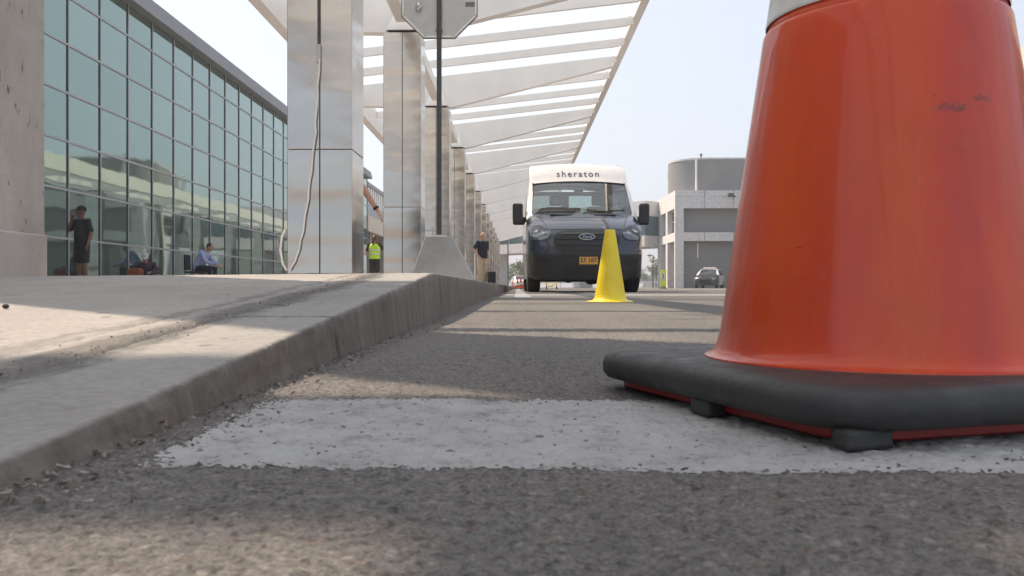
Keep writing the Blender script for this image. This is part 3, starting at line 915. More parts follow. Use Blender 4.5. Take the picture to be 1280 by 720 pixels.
for d0, d1 in ((100.9, 105.0), (106.5, 109.9)):
    fr = bb('window', 'alum', (BXc + .5, BXc + .58, d0, d1, 6.5, 6.65), (BXc + .5, BXc + .58, d0, d1, 7.85, 7.98), (BXc + .5, BXc + .58, d0, d1, 9.0, 9.2))
    MB().box(*[q * KB for q in (BXc + .6, BXc + .66, d0, d1, 6.47, 9.25)]).build('pane', M['carglass'], fr)
mb = MB(); pts = []
pr = 4.0; cx_, cy_ = 22.5, 105.4
for i in range(25):
    a = PI + PI / 2 * i / 24
    pts.append((cx_ + pr * math.cos(a), cy_ + pr * math.sin(a)))
pts = [(20.6, 118)] + pts + [(XE, cy_ - pr), (XE, 118)]
mb.prism(pts, 2, 11.325, 15.1); mb.v = [v * KB for v in mb.v]
mb.build('plant_room', M['bldg_grey'], ob, smooth=True, angle=30)
mb = MB(); mb.prism([(cx_ + (x - cx_) * 1.01 if x < 30 else x, cy_ + (y - cy_) * 1.02) for x, y in pts], 2, 15.102, 15.3); mb.v = [v * KB for v in mb.v]; mb.build('roof_rim', M['bldg'], ob)
a = at(870, 237, 101.3); MB().box(*[q * KB for q in (a.x - .1, a.x + .1, 101.25, 101.42, 11.33, 15.1)]).build('downpipe', M['white'], ob)
a = at(872, 304, 100.8); MB().box(*[q * KB for q in (a.x - .06, a.x + .06, 100.8, 100.89, a.z - 1.7, a.z)]).build('tube_lamp', M['white'], ob)
a = at(876, 190, 103 * KB); MB().tube([(a.x, a.y, 12.0), (a.x, a.y, 12.7)], .06, 8).ball((a.x, a.y, 12.7), .13).build('roof_vent', M['pole'], ob)
a = at(917, 248, 79.6)
t = thing('wall_lamp', (a.x, 80, a.z), 'small dark lamp bracketed to the parapet of the grey block', 'lamp')
MB().tube([(a.x + .3, BD, a.z - .3), (a.x + .1, 80 - .4, a.z + .2), (a.x - .2, 80 - .6, a.z + .25)], .07, 8).build('arm', M['pole'], t)
MB().box(a.x - .6, a.x - .12, 80 - .8, 80 - .45, a.z + .1, a.z + .45).build('lamp_head', M['pole'], t, bevel=.05)

# parking structure on the far right, mostly behind the orange cone
g = thing('parking_garage', (30, 40, 0), 'beige concrete parking structure showing at the right edge above the orange cone', 'building')
for z0, z1 in ((9.4, 11.5), (5.9, 7.5), (2.4, 4.0)):
    MB().box(24, 52, 14, 62, z0, z1).build('beige_parapet', M['beige'], g)
for z0, z1 in ((7.52, 9.38), (4.02, 5.88), (.0, 2.38)):
    mb = MB(); y = 14.2
    while y < 61: mb.box(24.2, 24.8, y, y + .6, z0, z1); y += 7.5
    mb.build('column_row', M['beige'], g)
    MB().box(27, 51.8, 14.3, 61.8, z0, z1).build('dark_bay', M['dark'], g)

# ------------------------------------------------------------------ skybridge
A = Vector((14.6, 89.2, 0)); B = Vector((-11.2, 122.4, 0)); dirv = (B - A).normalized(); nrm = Vector((dirv.y, -dirv.x, 0)); L = (B - A).length
sb = thing('skybridge', (2, 133, 5.2), 'enclosed footbridge with blue green glazing crossing behind the van', 'footbridge')
def along(name, mat, u0, u1, w0, w1, z0, z1, parent=sb):
    mb = MB(); vs = []
    for z in (z0, z1):
        for u, w in ((u0, w0), (u1, w0), (u1, w1), (u0, w1)):
            p_ = A + dirv * u + nrm * w; vs.append((p_.x, p_.y, z))
    mb.add(vs, [(3, 2, 1, 0), (4, 5, 6, 7), (0, 1, 5, 4), (1, 2, 6, 5), (2, 3, 7, 6), (3, 0, 4, 7)])
    return mb.build(name, M[mat] if isinstance(mat, str) else mat, parent)
along('floor_beam', 'bldg', 0, L, -2, 2.1, 4.22, 5.36)
along('glazing', 'blueglass', 0.02, L, -1.9, 2.0, 5.362, 7.36)
along('roof_beam', 'bldg', 0, L, -2, 2.1, 7.362, 8.9)
u = 2.0
while u < L:
    along('glazing_bar', 'alum', u, u + .12, -1.95, 2.06, 5.37, 7.35); u += 2.6
for u in (11, 27): along('support', 'bldg', u, u + 1.0, -1, 1, 0, 4.21)

# ------------------------------------------------------------------ hills, trees, lamp posts, signs
def ridge(name, x0, x1, D, h, depth, mat, seed, n=90):
    XX, VV = np.meshgrid(np.linspace(x0, x1, n), np.linspace(0, 1, 14))
    prof_ = np.sin(np.clip(VV, 0, 1) * PI) ** .7
    e = np.clip(np.minimum((XX - x0), (x1 - XX)) / ((x1 - x0) * .25), 0, 1) ** .8
    ZZ = prof_ * e * h * (.72 + .5 * fbm(XX / (x1 - x0) * 9, VV * 2, 4, seed))
    ZZ = ZZ + (fbm(XX / 5, VV * 14, 3, seed + 4) - .5) * h * .10 * (ZZ > 0.2) - .5
    return grid_obj(name, XX, D + VV * depth, ZZ, mat)
ridge('hills', 66, 114, 350, 31, 120, M['hill'], 3)
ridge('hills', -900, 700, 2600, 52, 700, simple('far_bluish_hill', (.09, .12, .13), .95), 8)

def tree(name, base, h, crown_r, mat, label, nleaf=1600, leaf=.16, cat='tree', group=None, trunk=.4):
    t = thing(name, base, label, cat, group)
    b = Vector(base); rnd = random.Random(int(base[0] * 7 + base[1]))
    mb = MB()
    mb.tube([b, b + Vector((.05 * h * .2, 0, h * .3)), b + Vector((0, .02, h * .62))], [h * .022, h * .016, h * .008], 8)
    limbs = []
    for k in range(8):
        a = rnd.random() * 2 * PI; z = h * rnd.uniform(.25, .55)
        e = b + Vector((math.cos(a) * crown_r * .7, math.sin(a) * crown_r * .7, z + h * rnd.uniform(.12, .34)))
        mb.tube([b + Vector((0, 0, z)), (b + Vector((0, 0, z))).lerp(e, .5) + Vector((0, 0, .03 * h)), e], [h * .009, h * .006, h * .002], 6); limbs.append(e)
    mb.build('trunk', M['bark'], t, smooth=True)
    cl = MB(); cents = limbs + [b + Vector((rnd.gauss(0, .35) * crown_r, rnd.gauss(0, .35) * crown_r, h * rnd.uniform(.42, .93))) for _ in range(10)]
    for i in range(nleaf):
        c = rnd.choice(cents); rr = crown_r * .33
        p_ = c + Vector((rnd.gauss(0, rr * .6), rnd.gauss(0, rr * .6), rnd.gauss(0, rr * .5)))
        if p_.z < b.z + .2 * h * trunk: continue
        u_ = Vector((rnd.uniform(-1, 1), rnd.uniform(-1, 1), rnd.uniform(-.6, .6))).normalized() * leaf
        w_ = u_.orthogonal().normalized() * leaf * .6
        cl.add([p_ - u_, p_ + w_, p_ + u_, p_ - w_], [(0, 1, 2, 3)])
    cl.build('crown', mat, t, recalc=False)
    return t
a = at(906, 356, 94)
tree('plum_tree', (a.x, 94, 0), 4.3, 1.7, M['plum'], 'small purple leaved tree standing before the grey block', 3400, .10)
for i, (px, D, h, cr) in enumerate(((628, 210, 4.5, 2.5), (641, 240, 6.0, 3.0), (654, 190, 5.5, 2.6), (820, 190, 7.0, 2.0), (806, 250, 5.0, 3.0))):
    tree('round_tree', (at(px, 0, D).x, D, 0), h, cr, M['green'],
         ['low green tree farthest left beside the last pillars', 'green tree seen below the skybridge left of the van', 'green tree peeking out just left of the van wheel',
          'slender tree below the skybridge between van and grey block', 'low spreading tree just right of the van'][i], 900, .3, group='distant trees under the skybridge')
def lamp_post(px, D, h, label):
    x = at(px, 0, D).x
    t = thing('lamp_post', (x, D, 0), label, 'lamp post')
    MB().tube([(x, D, 0), (x, D, h)], [.09, .06], 10).build('pole', M['lampgrey'], t, smooth=True)
    MB().tube([(x, D, h - .1), (x - .25, D, h)], .03, 8).build('arm', M['lampgrey'], t)
    MB().lathe((x - .42, D, h - .12), [(.05, .2), (.22, .14), (.27, .0), (.2, -.04)], 20).build('lamp_head', M['lampgrey'], t, smooth=True)
lamp_post(635, 88, 4.95, 'thin lamp post with a round head past the last pillars')
lamp_post(816, 102, 3.9, 'thin lamp post standing between the van and the grey block')
lamp_post(631, 150, 2.6, 'short distant post at the left under the skybridge')
# guard rail behind
t = thing('guard_rail', (22, 140, 0), 'low pale guard rail across the road behind the van', 'guard rail')
MB().box(-3, 32, 140, 140.1, .75, 1.1).build('rail', M['bldg'], t)
mb = MB()
for x in range(-3, 32, 2): mb.box(x, x + .12, 140.1, 140.22, 0, 1.05)
mb.build('posts', M['bldg'], t)
a = at(829, 361, 57)
t = thing('crossing_sign', (a.x, 57, 0), 'narrow lime yellow in-street crossing sign standing on the road', 'road sign')
MB().box(a.x - .19, a.x + .19, 56.99, 57.03, .12, 1.22).build('sign_panel', M['limesign'], t, bevel=.01)
MB().box(a.x - .11, a.x + .11, 56.975, 56.99, .55, 1.0).build('white_panel', M['sleeve'], t)
mb = MB().ball((a.x, 56.972, .92), (.03, .005, .03), 10, 6)
mb.tube([(a.x, 56.972, .88), (a.x, 56.972, .76)], .025, 6).tube([(a.x, 56.972, .76), (a.x - .05, 56.972, .62)], .014, 6).tube([(a.x, 56.972, .76), (a.x + .05, 56.972, .63)], .014, 6)
mb.build('walker_symbol', M['blackink'], t)
MB().lathe((a.x, 57, 0), [(.25, 0), (.25, .04), (.12, .09), (.05, .13)], 20).build('base', M['rubber'], t)
# little orange cones far down the lane
def small_cone(x, D, h, label):
    t = thing('traffic_cone', (x, D, 0), label, 'traffic cone', 'distant orange cones down the lane')
    MB().lathe((x, D, 0), [(h * .23, .03), (h * .14, h * .35), (h * .10, h * .6), (h * .035, h)], 20).build('cone_body', M['orange'], t, smooth=True)
    MB().lathe((x, D, 0), [(h * .172, h * .37), (h * .14, h * .56)], 20, caps=False).build('reflective_collar', M['sleeve'], t)
    MB().box(x - h * .3, x + h * .3, D - h * .3, D + h * .3, 0, .035).build('base', M['rubber'], t)
for i, (px, D, h) in enumerate(((641, 47, .45), (647, 44, .52), (651, 52, .7), (655, 60, .7))):
    small_cone(at(px, 0, D).x, D, h, ['small orange cone close beside the far kerb', 'orange cone standing second from the far kerb', 'tall orange cone third from the far kerb', 'orange cone nearest to the van left wheel'][i])
# outdoor bench edge/yellow kit seen under the van
a = at(690, 358, 38)
t = thing('wheel_dolly', (a.x, 38, 0), 'small yellow framed dolly visible beneath the van', 'dolly')
mb = MB().tube([(a.x - .25, 38, .12), (a.x - .25, 38, .36), (a.x - .12, 38, .38)], .03, 8).tube([(a.x + .2, 38, .12), (a.x + .22, 38, .34), (a.x, 38, .16), (a.x - .15, 38, .14)], .035, 8)
mb.build('frame', M['yellow'], t, smooth=True)
mb = MB()
for dx in (-.25, .2): mb.lathe_x((a.x + dx - .02, 38, .07), [(.07, 0), (.07, .05)], 16)
mb.build('wheel', M['tyre'], t)

# ------------------------------------------------------------------ vehicles
def lerp_tab(tab, y):
    if y <= tab[0][0]: return tab[0][1]
    for (a, va), (b, vb) in zip(tab[:-1], tab[1:]):
        if y <= b: return va + (vb - va) * (y - a) / (b - a)
    return tab[-1][1]

def loft_body(P):
    """P: dict of tables along the length (front at y=0, running to +y) -> verts, faces, ring size, stations"""
    st = P['stations']; rings = []
    for y in st:
        zt = lerp_tab(P['ztop'], y); w = lerp_tab(P['w'], y); xt = lerp_tab(P['xt'], y); crown = lerp_tab(P['crown'], y)
        zb = P['zb']
        for yc_, rr, zc_ in P['arches']:
            d = abs(y - yc_)
            if d < rr: zb = max(zb, zc_ + math.sqrt(max(0, rr * rr - d * d)))
        belt = P['belt']; wtop = P['wintop']
        zl = [zb, zb, zb + .05, max(zb + .08, P['z3']), belt - .10, belt, wtop, zt - .10, zt - .025, zt, zt + crown * .75, zt + crown]
        # squeeze rows below the roof/bonnet line
        for k in range(8, 1, -1):
            zl[k] = min(zl[k], zl[k + 1] - (.02 if k > 6 else .03)) if k < 9 else zl[k]
        xl = []
        tum = P['tumble']
        for k, z in enumerate(zl):
            if k == 0: x = 0
            elif k == 1: x = w * .86
            elif k == 2: x = w * .985
            elif k == 10: x = xt * .55
            elif k == 11: x = 0
            elif k == 9: x = xt
            elif k == 8: x = xt + (w * .5 + xt * .5 - xt) * P['shoulder'] + .02
            else:
                f = max(0, (z - belt) / max(.05, (P['zmax'] - belt)))
                x = w - tum * f * f ** .2 * 1.0
                x = max(x, xt + .03)
            xl.append(x)
        rings.append([(x, z) for x, z in zip(xl, zl)])
    n = 12; full = []
    for y, r in zip(st, rings):
        pts = [(x, y, z) for x, z in r] + [(-x, y, z) for x, z in r[-2:0:-1]]
        full.append(pts)
    return full

def nose(P, x, y, z, W):
    if y < P['nose_len']:
        f = 1 - y / P['nose_len']
        y = y - P['bulge'] * (1 - min(1, (x / W)) ** 2) * f + P['lean'] * max(0, z - P['lean_z']) * f + P.get('under', 0) * max(0, P['z3'] * .6 - z) * f
    return y

def build_van():
    VXc, VY = 1.212, 15.0
    t = thing('shuttle_van', (VXc, VY, 0), 'tall navy and white passenger van facing the camera behind the yellow cone', 'van')
    P = dict(stations=[0, .025, .07, .13, .2, .3, .42, .52, .55, .62, .72, .85, .96, 1.08, 1.2, 1.3, 1.38, 1.44, 1.5, 1.6, 1.72, 1.80, 1.86, 1.95, 2.05, 2.2, 2.4, 2.7, 3.1, 3.6, 4.1, 4.36, 4.42, 4.5, 4.65, 4.8, 4.95, 5.1, 5.18, 5.24, 5.5, 5.75, 5.9, 5.98],
             ztop=[(0, .99), (.025, 1.02), (.07, 1.07), (.13, 1.115), (.3, 1.20), (.6, 1.30), (.96, 1.42), (1.80, 2.10), (1.86, 2.15), (2.05, 2.36), (2.2, 2.46), (2.4, 2.53), (2.9, 2.56), (5.6, 2.56), (5.9, 2.5), (5.98, 2.4)],
             w=[(0, .80), (.025, .86), (.07, .915), (.13, .955), (.2, .985), (.3, 1.005), (.6, 1.025), (1.0, 1.03), (5.7, 1.03), (5.9, 1.0), (5.98, .96)],
             xt=[(0, .60), (.07, .68), (.2, .76), (.6, .85), (.96, .915), (1.80, .89), (2.05, .895), (2.4, .89), (5.9, .87), (5.98, .8)],
             crown=[(0, .015), (.5, .05), (.96, .045), (1.8, .05), (2.2, .05), (5.98, .05)],
             zb=.22, arches=[(.93, .43, .32), (4.79, .43, .32)], belt=1.42, wintop=2.02, z3=.66, zmax=2.5, tumble=.11, shoulder=.5,
             nose_len=.6, bulge=.085, lean=.24, lean_z=.74, under=.25)
    full = loft_body(P); st = P['stations']; n = len(full[0])
    vs = []; idx = []
    for y, ring in zip(st, full):
        W = max(p[0] for p in ring); idx.append(len(vs))
        for x, yy, z in ring: vs.append((x, nose(P, abs(x), yy, z, W), z))
    faces = []; mats = []
    glass = {'windshield': [], 'side': []}
    for i in range(len(st) - 1):
        ym = (st[i] + st[i + 1]) / 2
        for j in range(n):
            a = idx[i] + j; b = idx[i] + (j + 1) % n; f = (a, b, b + n, a + n)
            jj = j if j < n // 2 else n - 1 - j      # segment number 0..10 from bottom centre
            zc = sum(vs[q][2] for q in f) / 4
            if jj in (9, 10) and .96 <= st[i] and st[i + 1] <= 1.801: glass['windshield'].append(f); continue
            if jj == 5 and 1.29 < ym < 2.2: glass['side'].append(f); continue
            faces.append(f)
            if jj == 0 or zc < .34: m = 2
            elif ym < .80 and zc < .70: m = 2
            elif ym < .96: m = 0
            elif jj <= 4 and zc < 1.36: m = 0
            else: m = 1
            mats.append(m)
    # front cap: rows bridged left to right with sub-columns for the bulge
    ring = full[0]; half = ring[:12]; W = max(p[0] for p in ring); cols = [-1, -.75, -.5, -.25, 0, .25, .5, .75, 1]
    rows_ = []
    for x, y, z in half[1:11]:
        row = []
        for c in cols:
            xx = x * c; row.append(len(vs)); vs.append((xx, nose(P, abs(xx), 0, z, W), z))
        rows_.append(row)
    for r0, r1 in zip(rows_[:-1], rows_[1:]):
        for k in range(len(cols) - 1):
            faces.append((r0[k], r0[k + 1], r1[k + 1], r1[k])); mats.append(2 if vs[r1[k]][2] < .68 else 0)
    me = bpy.data.meshes.new('body'); me.from_pydata(vs, [], faces)
    for m in ('navy', 'carwhite', 'plastic'): me.materials.append(M[m])
    me.polygons.foreach_set('material_index', mats)
    bm = bmesh.new(); bm.from_mesh(me); bmesh.ops.remove_doubles(bm, verts=bm.verts, dist=.0004)
    bmesh.ops.delete(bm, geom=[v for v in bm.verts if not v.link_faces], context='VERTS')
    bmesh.ops.recalc_face_normals(bm, faces=bm.faces)
    bvh = BVHTree.FromBMesh(bm); bm.to_mesh(me); bm.free()
    me.polygons.foreach_set('use_smooth', [True] * len(me.polygons)); me.set_sharp_from_angle(angle=R(32))
    body = bpy.data.objects.new('body', me); col.objects.link(body); body.parent = t
    # windshield
    def sub(fs, name, mat, thick=.006):
        m_ = MB(); used = {}
        for f in fs:
            m_.add([vs[q] for q in f], [(0, 1, 2, 3)])
        o = m_.build(name, mat, t, local=True)
        bm = bmesh.new(); bm.from_mesh(o.data); bmesh.ops.remove_doubles(bm, verts=bm.verts, dist=.0004); bmesh.ops.recalc_face_normals(bm, faces=bm.faces); bm.to_mesh(o.data); bm.free()
        o.data.polygons.foreach_set('use_smooth', [True] * len(o.data.polygons))
        return o
    ws = sub(glass['windshield'], 'windshield', M['windshield'])
    sub([f for f in glass['side'] if vs[f[0]][0] > 0], 'side_window', M['windshield'])
    sub([f for f in glass['side'] if vs[f[0]][0] < 0], 'side_window', M['windshield'])
    bmw = bmesh.new(); bmw.from_mesh(ws.data); bvw = BVHTree.FromBMesh(bmw); bmw.free()
    def hitf(x, z, tree=bvh):
        r_ = tree.ray_cast(Vector((x, -2, z)), Vector((0, 1, 0)))
        return r_[0].y if r_[0] is not None else None
    def patch(name, rows, mat, off=.006, nx=14, nz=10, parent=t, depth=.03, tree=bvh, smooth=True):
        """rows (z, xl, xr) of an outline seen from the front, laid on the nose"""
        rows = sorted(rows); zs = [rows[0][0] + (rows[-1][0] - rows[0][0]) * i / nz for i in range(nz + 1)]
        tl = [(r_[0], r_[1]) for r_ in rows]; tr = [(r_[0], r_[2]) for r_ in rows]
        g = []; ok = None
        for z in zs:
            xl, xr = lerp_tab(tl, z), lerp_tab(tr, z); row = []
            for k in range(nx + 1):
                x = xl + (xr - xl) * k / nx; y = hitf(x, z, tree)
                if y is None: y = ok if ok is not None else .1
                ok = y
                row.append(Vector((x, y - off, z)))
            g.append(row)
        m_ = MB(); v1 = [p_ for r_ in g for p_ in r_]; v2 = [p_ + Vector((0, depth, 0)) for p_ in v1]; N1 = len(v1); w_ = nx + 1
        fs = []
        for i in range(nz):
            for k in range(nx):
                a = i * w_ + k; fs.append((a, a + 1, a + w_ + 1, a + w_)); fs.append((a + N1, a + w_ + N1, a + w_ + 1 + N1, a + 1 + N1))
        edge = [k for k in range(w_)] + [i * w_ + nx for i in range(1, nz + 1)] + [nz * w_ + k for k in range(nx - 1, -1, -1)] + [i * w_ for i in range(nz - 1, 0, -1)]
        for a, b in zip(edge, edge[1:] + edge[:1]): fs.append((a, b, b + N1, a + N1))
        m_.add(v1 + v2, fs)
        return m_.build(name, mat, parent, local=True, smooth=smooth, angle=40)
    gr = patch('grille', [(1.085, -.40, .40), (1.05, -.49, .49), (.98, -.56, .56), (.88, -.58, .58), (.78, -.54, .54), (.68, -.46, .46), (.655, -.40, .40)], M['grille'], off=.010)
    for z in (.74, .84, .94, 1.03):
        e = .50 if z < 1 else .42
        patch('grille_bar', [(z - .018, -e, e), (z + .018, -e, e)], M['plastic'], off=.026, nz=2, parent=gr, depth=.02)
    # chrome-rimmed oval emblem
    yb = hitf(0, .965) - .035
    def oval(rx, rz, y0, y1, name, mat, parent):
        pl = [(rx * math.cos(2 * PI * k / 40), .965 + rz * math.sin(2 * PI * k / 40)) for k in range(40)]
        return MB().prism(pl, 1, y0, y1).build(name, mat, parent, local=True)
    em = oval(.140, .056, yb - .006, yb + .03, 'emblem', M['reflector'], t)
    oval(.129, .046, yb - .010, yb - .0062, 'emblem_field', M['bluebadge'], em)
    def text(body_, size, loc, rot, name, mat, parent, ext=.002, shear=0, space=1.0, bold=0.0):
        cu = bpy.data.curves.new(name, 'FONT'); cu.body = body_; cu.size = size; cu.align_x = 'CENTER'; cu.align_y = 'CENTER'
        cu.extrude = ext; cu.shear = shear; cu.space_character = space; cu.offset = bold
        o = bpy.data.objects.new(name, cu); col.objects.link(o)
        dg = bpy.context.evaluated_depsgraph_get(); dg.update()
        me_ = bpy.data.meshes.new_from_object(o.evaluated_get(dg), depsgraph=dg)
        bpy.data.objects.remove(o); me_.materials.clear(); me_.materials.append(mat); me_.name = name
        ob_ = bpy.data.objects.new(name, me_); col.objects.link(ob_); ob_.parent = parent; ob_.location = loc; ob_.rotation_euler = rot
        return ob_
    text('Ford', .085, (0, yb - .0125, .962), (PI / 2, 0, 0), 'emblem_script', M['reflector'], em, shear=.3)
    # headlamps
    for s in (-1, 1):
        r_ = [(1.215, .865, .905), (1.17, .76, .93), (1.10, .655, .955), (1.02, .62, .97), (.955, .66, .975), (.915, .74, .965)]
        rr = [(z, a, b) if s > 0 else (z, -b, -a) for z, a, b in r_]
        h = patch('headlight', rr, M['grille'], off=.008, depth=.02)
        lens = patch('lens', rr, M['lampglass'], off=.034, depth=.004, parent=h)
        for cx, cz, cr in ((.74, 1.03, .055), (.86, 1.06, .06)):
            y = hitf(s * cx, cz)
            m_ = MB(); prf = [(cr, 0), (cr * .95, -.006), (cr * .62, .008), (cr * .45, -.004), (.004, -.010)]
            vs_ = []; fs_ = []
            for r0, yy in prf:
                for k in range(24): vs_.append((s * cx + r0 * math.cos(2 * PI * k / 24), y - .014 + yy, cz + r0 * math.sin(2 * PI * k / 24)))
            for a in range(len(prf) - 1):
                for k in range(24): fs_.append((a * 24 + k, a * 24 + (k + 1) % 24, (a + 1) * 24 + (k + 1) % 24, (a + 1) * 24 + k))
            m_.add(vs_, fs_); m_.build('reflector', M['chrome'], h, local=True, smooth=True)
        rr2 = [(1.14, .885, .935), (.99, .90, .962)]
        patch('turn_signal', [(z, a, b) if s > 0 else (z, -b, -a) for z, a, b in rr2], M['reflector'], off=.016, depth=.01, parent=h, nx=4, nz=4)
        fg = [(.61, .64, .90), (.56, .60, .93), (.50, .62, .93), (.45, .68, .90)]
        patch('fog_lamp_pocket', [(z, a, b) if s > 0 else (z, -b, -a) for z, a, b in fg], M['grille'], off=.008, depth=.02)
        bl = [(.735, .45, .93), (.70, .44, .955), (.672, .50, .96)]
        patch('bumper_crease', [(z, a, b) if s > 0 else (z, -b, -a) for z, a, b in bl], M['navy'], off=.018, depth=.03)
    patch('lower_intake', [(.44, -.36, .36), (.40, -.40, .40), (.33, -.36, .36)], M['grille'], off=.010)
    patch('bumper_lip', [(.655, -.42, .42), (.625, -.44, .44)], M['plastic'], off=.022, nz=3)
    yp = hitf(.03, .56) - .022
    pl = MB().box(-.135, .185, yp, yp + .012, .485, .64).build('licence_plate', M['plate'], t, local=True, bevel=.004)
    MB().box(-.125, .175, yp - .002, yp - .0005, .615, .632).build('plate_band', M['plateink'], pl, local=True)
    text('57 187', .105, (.025, yp - .0025, .553), (PI / 2, 0, 0), 'plate_characters', M['plateink'], pl, bold=.002)
    # roof cap lettering
    def hitroof(x, z):
        return hitf(x, z)
    word = 'sheraton'; cu = bpy.data.curves.new('cap_lettering', 'FONT'); cu.body = word; cu.size = .185; cu.align_x = 'CENTER'; cu.space_character = 1.28; cu.extrude = .0; cu.offset = .0015; cu.resolution_u = 3
    o = bpy.data.objects.new('cap_lettering', cu); col.objects.link(o); dg = bpy.context.evaluated_depsgraph_get(); dg.update()
    me_ = bpy.data.meshes.new_from_object(o.evaluated_get(dg), depsgraph=dg); bpy.data.objects.remove(o)
    for v in me_.vertices:
        x, z = v.co.x, 2.255 + v.co.y; yy = hitf(x, z)
        if yy is None: yy = 2.05
        v.co = Vector((x, yy - .006, z))
    me_.materials.clear(); me_.materials.append(M['plateink']); o = bpy.data.objects.new('cap_lettering', me_); col.objects.link(o); o.parent = t
    # rubber surround, wipers, cowl vents
    def ws_y(x, z):
        y = hitf(x, z, bvw); return y if y is not None else None
    m_ = MB()
    for z0, z1, in ((1.47, 1.49),):
        pass
    for x0, x1, z0, z1 in ((-.86, -.12, 1.475, 1.50), (.02, .80, 1.47, 1.53)):
        pts = [Vector((x0 + (x1 - x0) * k / 8, (ws_y(x0 + (x1 - x0) * k / 8, z0 + (z1 - z0) * k / 8) or 1.0) - .02, z0 + (z1 - z0) * k / 8)) for k in range(9)]
        MB().tube(pts, .008, 6).build('wiper', M['plastic'], t, local=True)
    for s in (-1, 1):
        m_ = MB()
        pts = [Vector((s * (.2 + .4 * k / 5), .80, 1.385)) for k in range(6)]
        rr = bvh.ray_cast(Vector((s * .4, .82, 3)), Vector((0, 0, -1)))[0]
        m_.box(min(s * .2, s * .6), max(s * .2, s * .6), .80, .86, rr.z - .004, rr.z + .008)
        m_.build('cowl_vent', M['grille'], t, local=True)
    for s in (-1, 1):
        pts = []
        for k in range(9):
            z = 1.46 + .66 * k / 8; yy = .96 + .84 * (z - 1.42) / .68
            x = .915 - .03 * k / 8
            pts.append(Vector((s * (x + .002), yy - .006, z + .0)))
        MB().tube(pts, .010, 6).build('windshield_seal', M['gasket'], t, local=True)
    m_ = MB(); m_.tube([(-.895, 1.765, 2.085)] + [(x / 10 * .885, 1.775, 2.09 + .05 * (1 - (x / 10) ** 2) ** 1) for x in range(-9, 10, 3)] + [(.895, 1.765, 2.085)], .012, 6)
    m_.build('windshield_seal', M['gasket'], t, local=True)
    MB().box(.60, .74, 1.36, 1.362, 1.585, 1.64).build('inspection_sticker', M['sleeve'], t, local=True).rotation_euler = (0, 0, 0)
    # shut lines of the bonnet
    for s in (-1, 1):
        pts = []
        for k in range(10):
            y = .14 + .74 * k / 9; rr = bvh.ray_cast(Vector((s * (.66 + .16 * k / 9), y, 3)), Vector((0, 0, -1)))[0]
            if rr: pts.append(rr + Vector((0, 0, .001)))
        MB().tube(pts, .0055, 6).build('shut_line', M['gasket'], t, local=True)
    pts = [Vector((x / 10 * .62, (hitf(x / 10 * .62, 1.10) or .1) - .001, 1.10)) for x in range(-10, 11)]
    MB().tube(pts, .006, 6).build('shut_line', M['gasket'], t, local=True)
    # mirrors
    for s in (-1, 1):
        mr = MB().tube([(s * 1.00, 1.30, 1.37), (s * 1.10, 1.24, 1.36), (s * 1.16, 1.24, 1.37)], [(.05, .05), (.045, .05), (.05, .07)], 10).build('mirror_arm', M['plastic'], t, local=True, smooth=True)
        m_ = MB().box(-.098, .098, -.06, .06, -.10, .235)
        o = m_.build('mirror_housing', M['plastic'], t, local=True, bevel=.045); o.modifiers[0].segments = 4
        o.location = (s * 1.185, 1.22, 1.43)
        o2 = MB().box(-.115, .115, -.07, .07, -.075, .075).build('mirror_foot', M['plastic'], t, local=True, bevel=.04); o2.location = (s * 1.165, 1.22, 1.335)
        o3 = MB().box(-.09, .09, 0, .006, -.15, .16).build('mirror_glass', M['chrome'], o, local=True); o3.location = (0, .062, .05)
    # wheels
    for (wy, nm) in ((.93, 0), (4.79, 1)):
        for s in (-1, 1):
            x = s * .90
            wh = MB().lathe_x((x, wy, .352), [(.20, -.115), (.30, -.12), (.340, -.105), (.352, -.07), (.352, .07), (.340, .105), (.30, .12), (.20, .115)], 40).build('wheel', M['tyre'], t, local=True, smooth=True, angle=50)
            MB().lathe_x((x + s * .06, wy, .352), [(.205, -.06), (.20, .045 * s), (.12, .02 * s), (.06, .055 * s), (.02, .06 * s)], 30).build('rim', M['rim'], wh, local=True, smooth=True)
    # chassis seen under the bumper
    m_ = MB().box(-.60, .60, 1.45, 4.2, .30, .42).build('chassis_floor', M['dark'], t, local=True)
    MB().box(-.84, .84, .35, 5.85, .50, .56).build('floor_pan', M['dark'], t, local=True)
    MB().tube([(-.75, .93, .33), (-.3, .96, .27), (.3, .96, .27), (.75, .93, .33)], .035, 8).build('front_axle', M['plastic'], t, local=True)
    MB().tube([(-.75, 4.79, .35), (.75, 4.79, .35)], .05, 8).ball((0, 4.79, .33), (.15, .14, .14)).build('rear_axle', M['plastic'], t, local=True)
    MB().tube([(.35, 2.2, .25), (.35, 3.3, .25)], .10, 12).build('exhaust', M['pole'], t, local=True)
    # interior
    MB().box(-.90, .90, 1.02, 1.45, .60, 1.40).tube([(-.9, 1.32, 1.40), (.9, 1.32, 1.40)], .09, 10).build('dashboard', M['interior'], t, local=True)
    MB().box(-.88, .88, 1.5, 5.9, .57, .62).build('cabin_floor', M['interior'], t, local=True)
    def seat_(x, y, top=1.78):
        s_ = MB().box(x - .23, x + .23, y, y + .12, .95, top - .17).build('seat_back', M['seat'], t, local=True, bevel=.05)
        MB().box(x - .13, x + .13, y + .02, y + .10, top - .15, top + .06).build('headrest', M['seat'], s_, local=True, bevel=.04)
    for x in (-.42, .42): seat_(x, 2.15, 1.86)
    for yy in (3.1, 4.0, 4.9):
        for x in (-.56, .02, .60): seat_(x, yy, 1.70 + (yy - 3.1) * .07)
    sw = MB()
    for k in range(24):
        pass
    th = [2 * PI * k / 24 for k in range(25)]
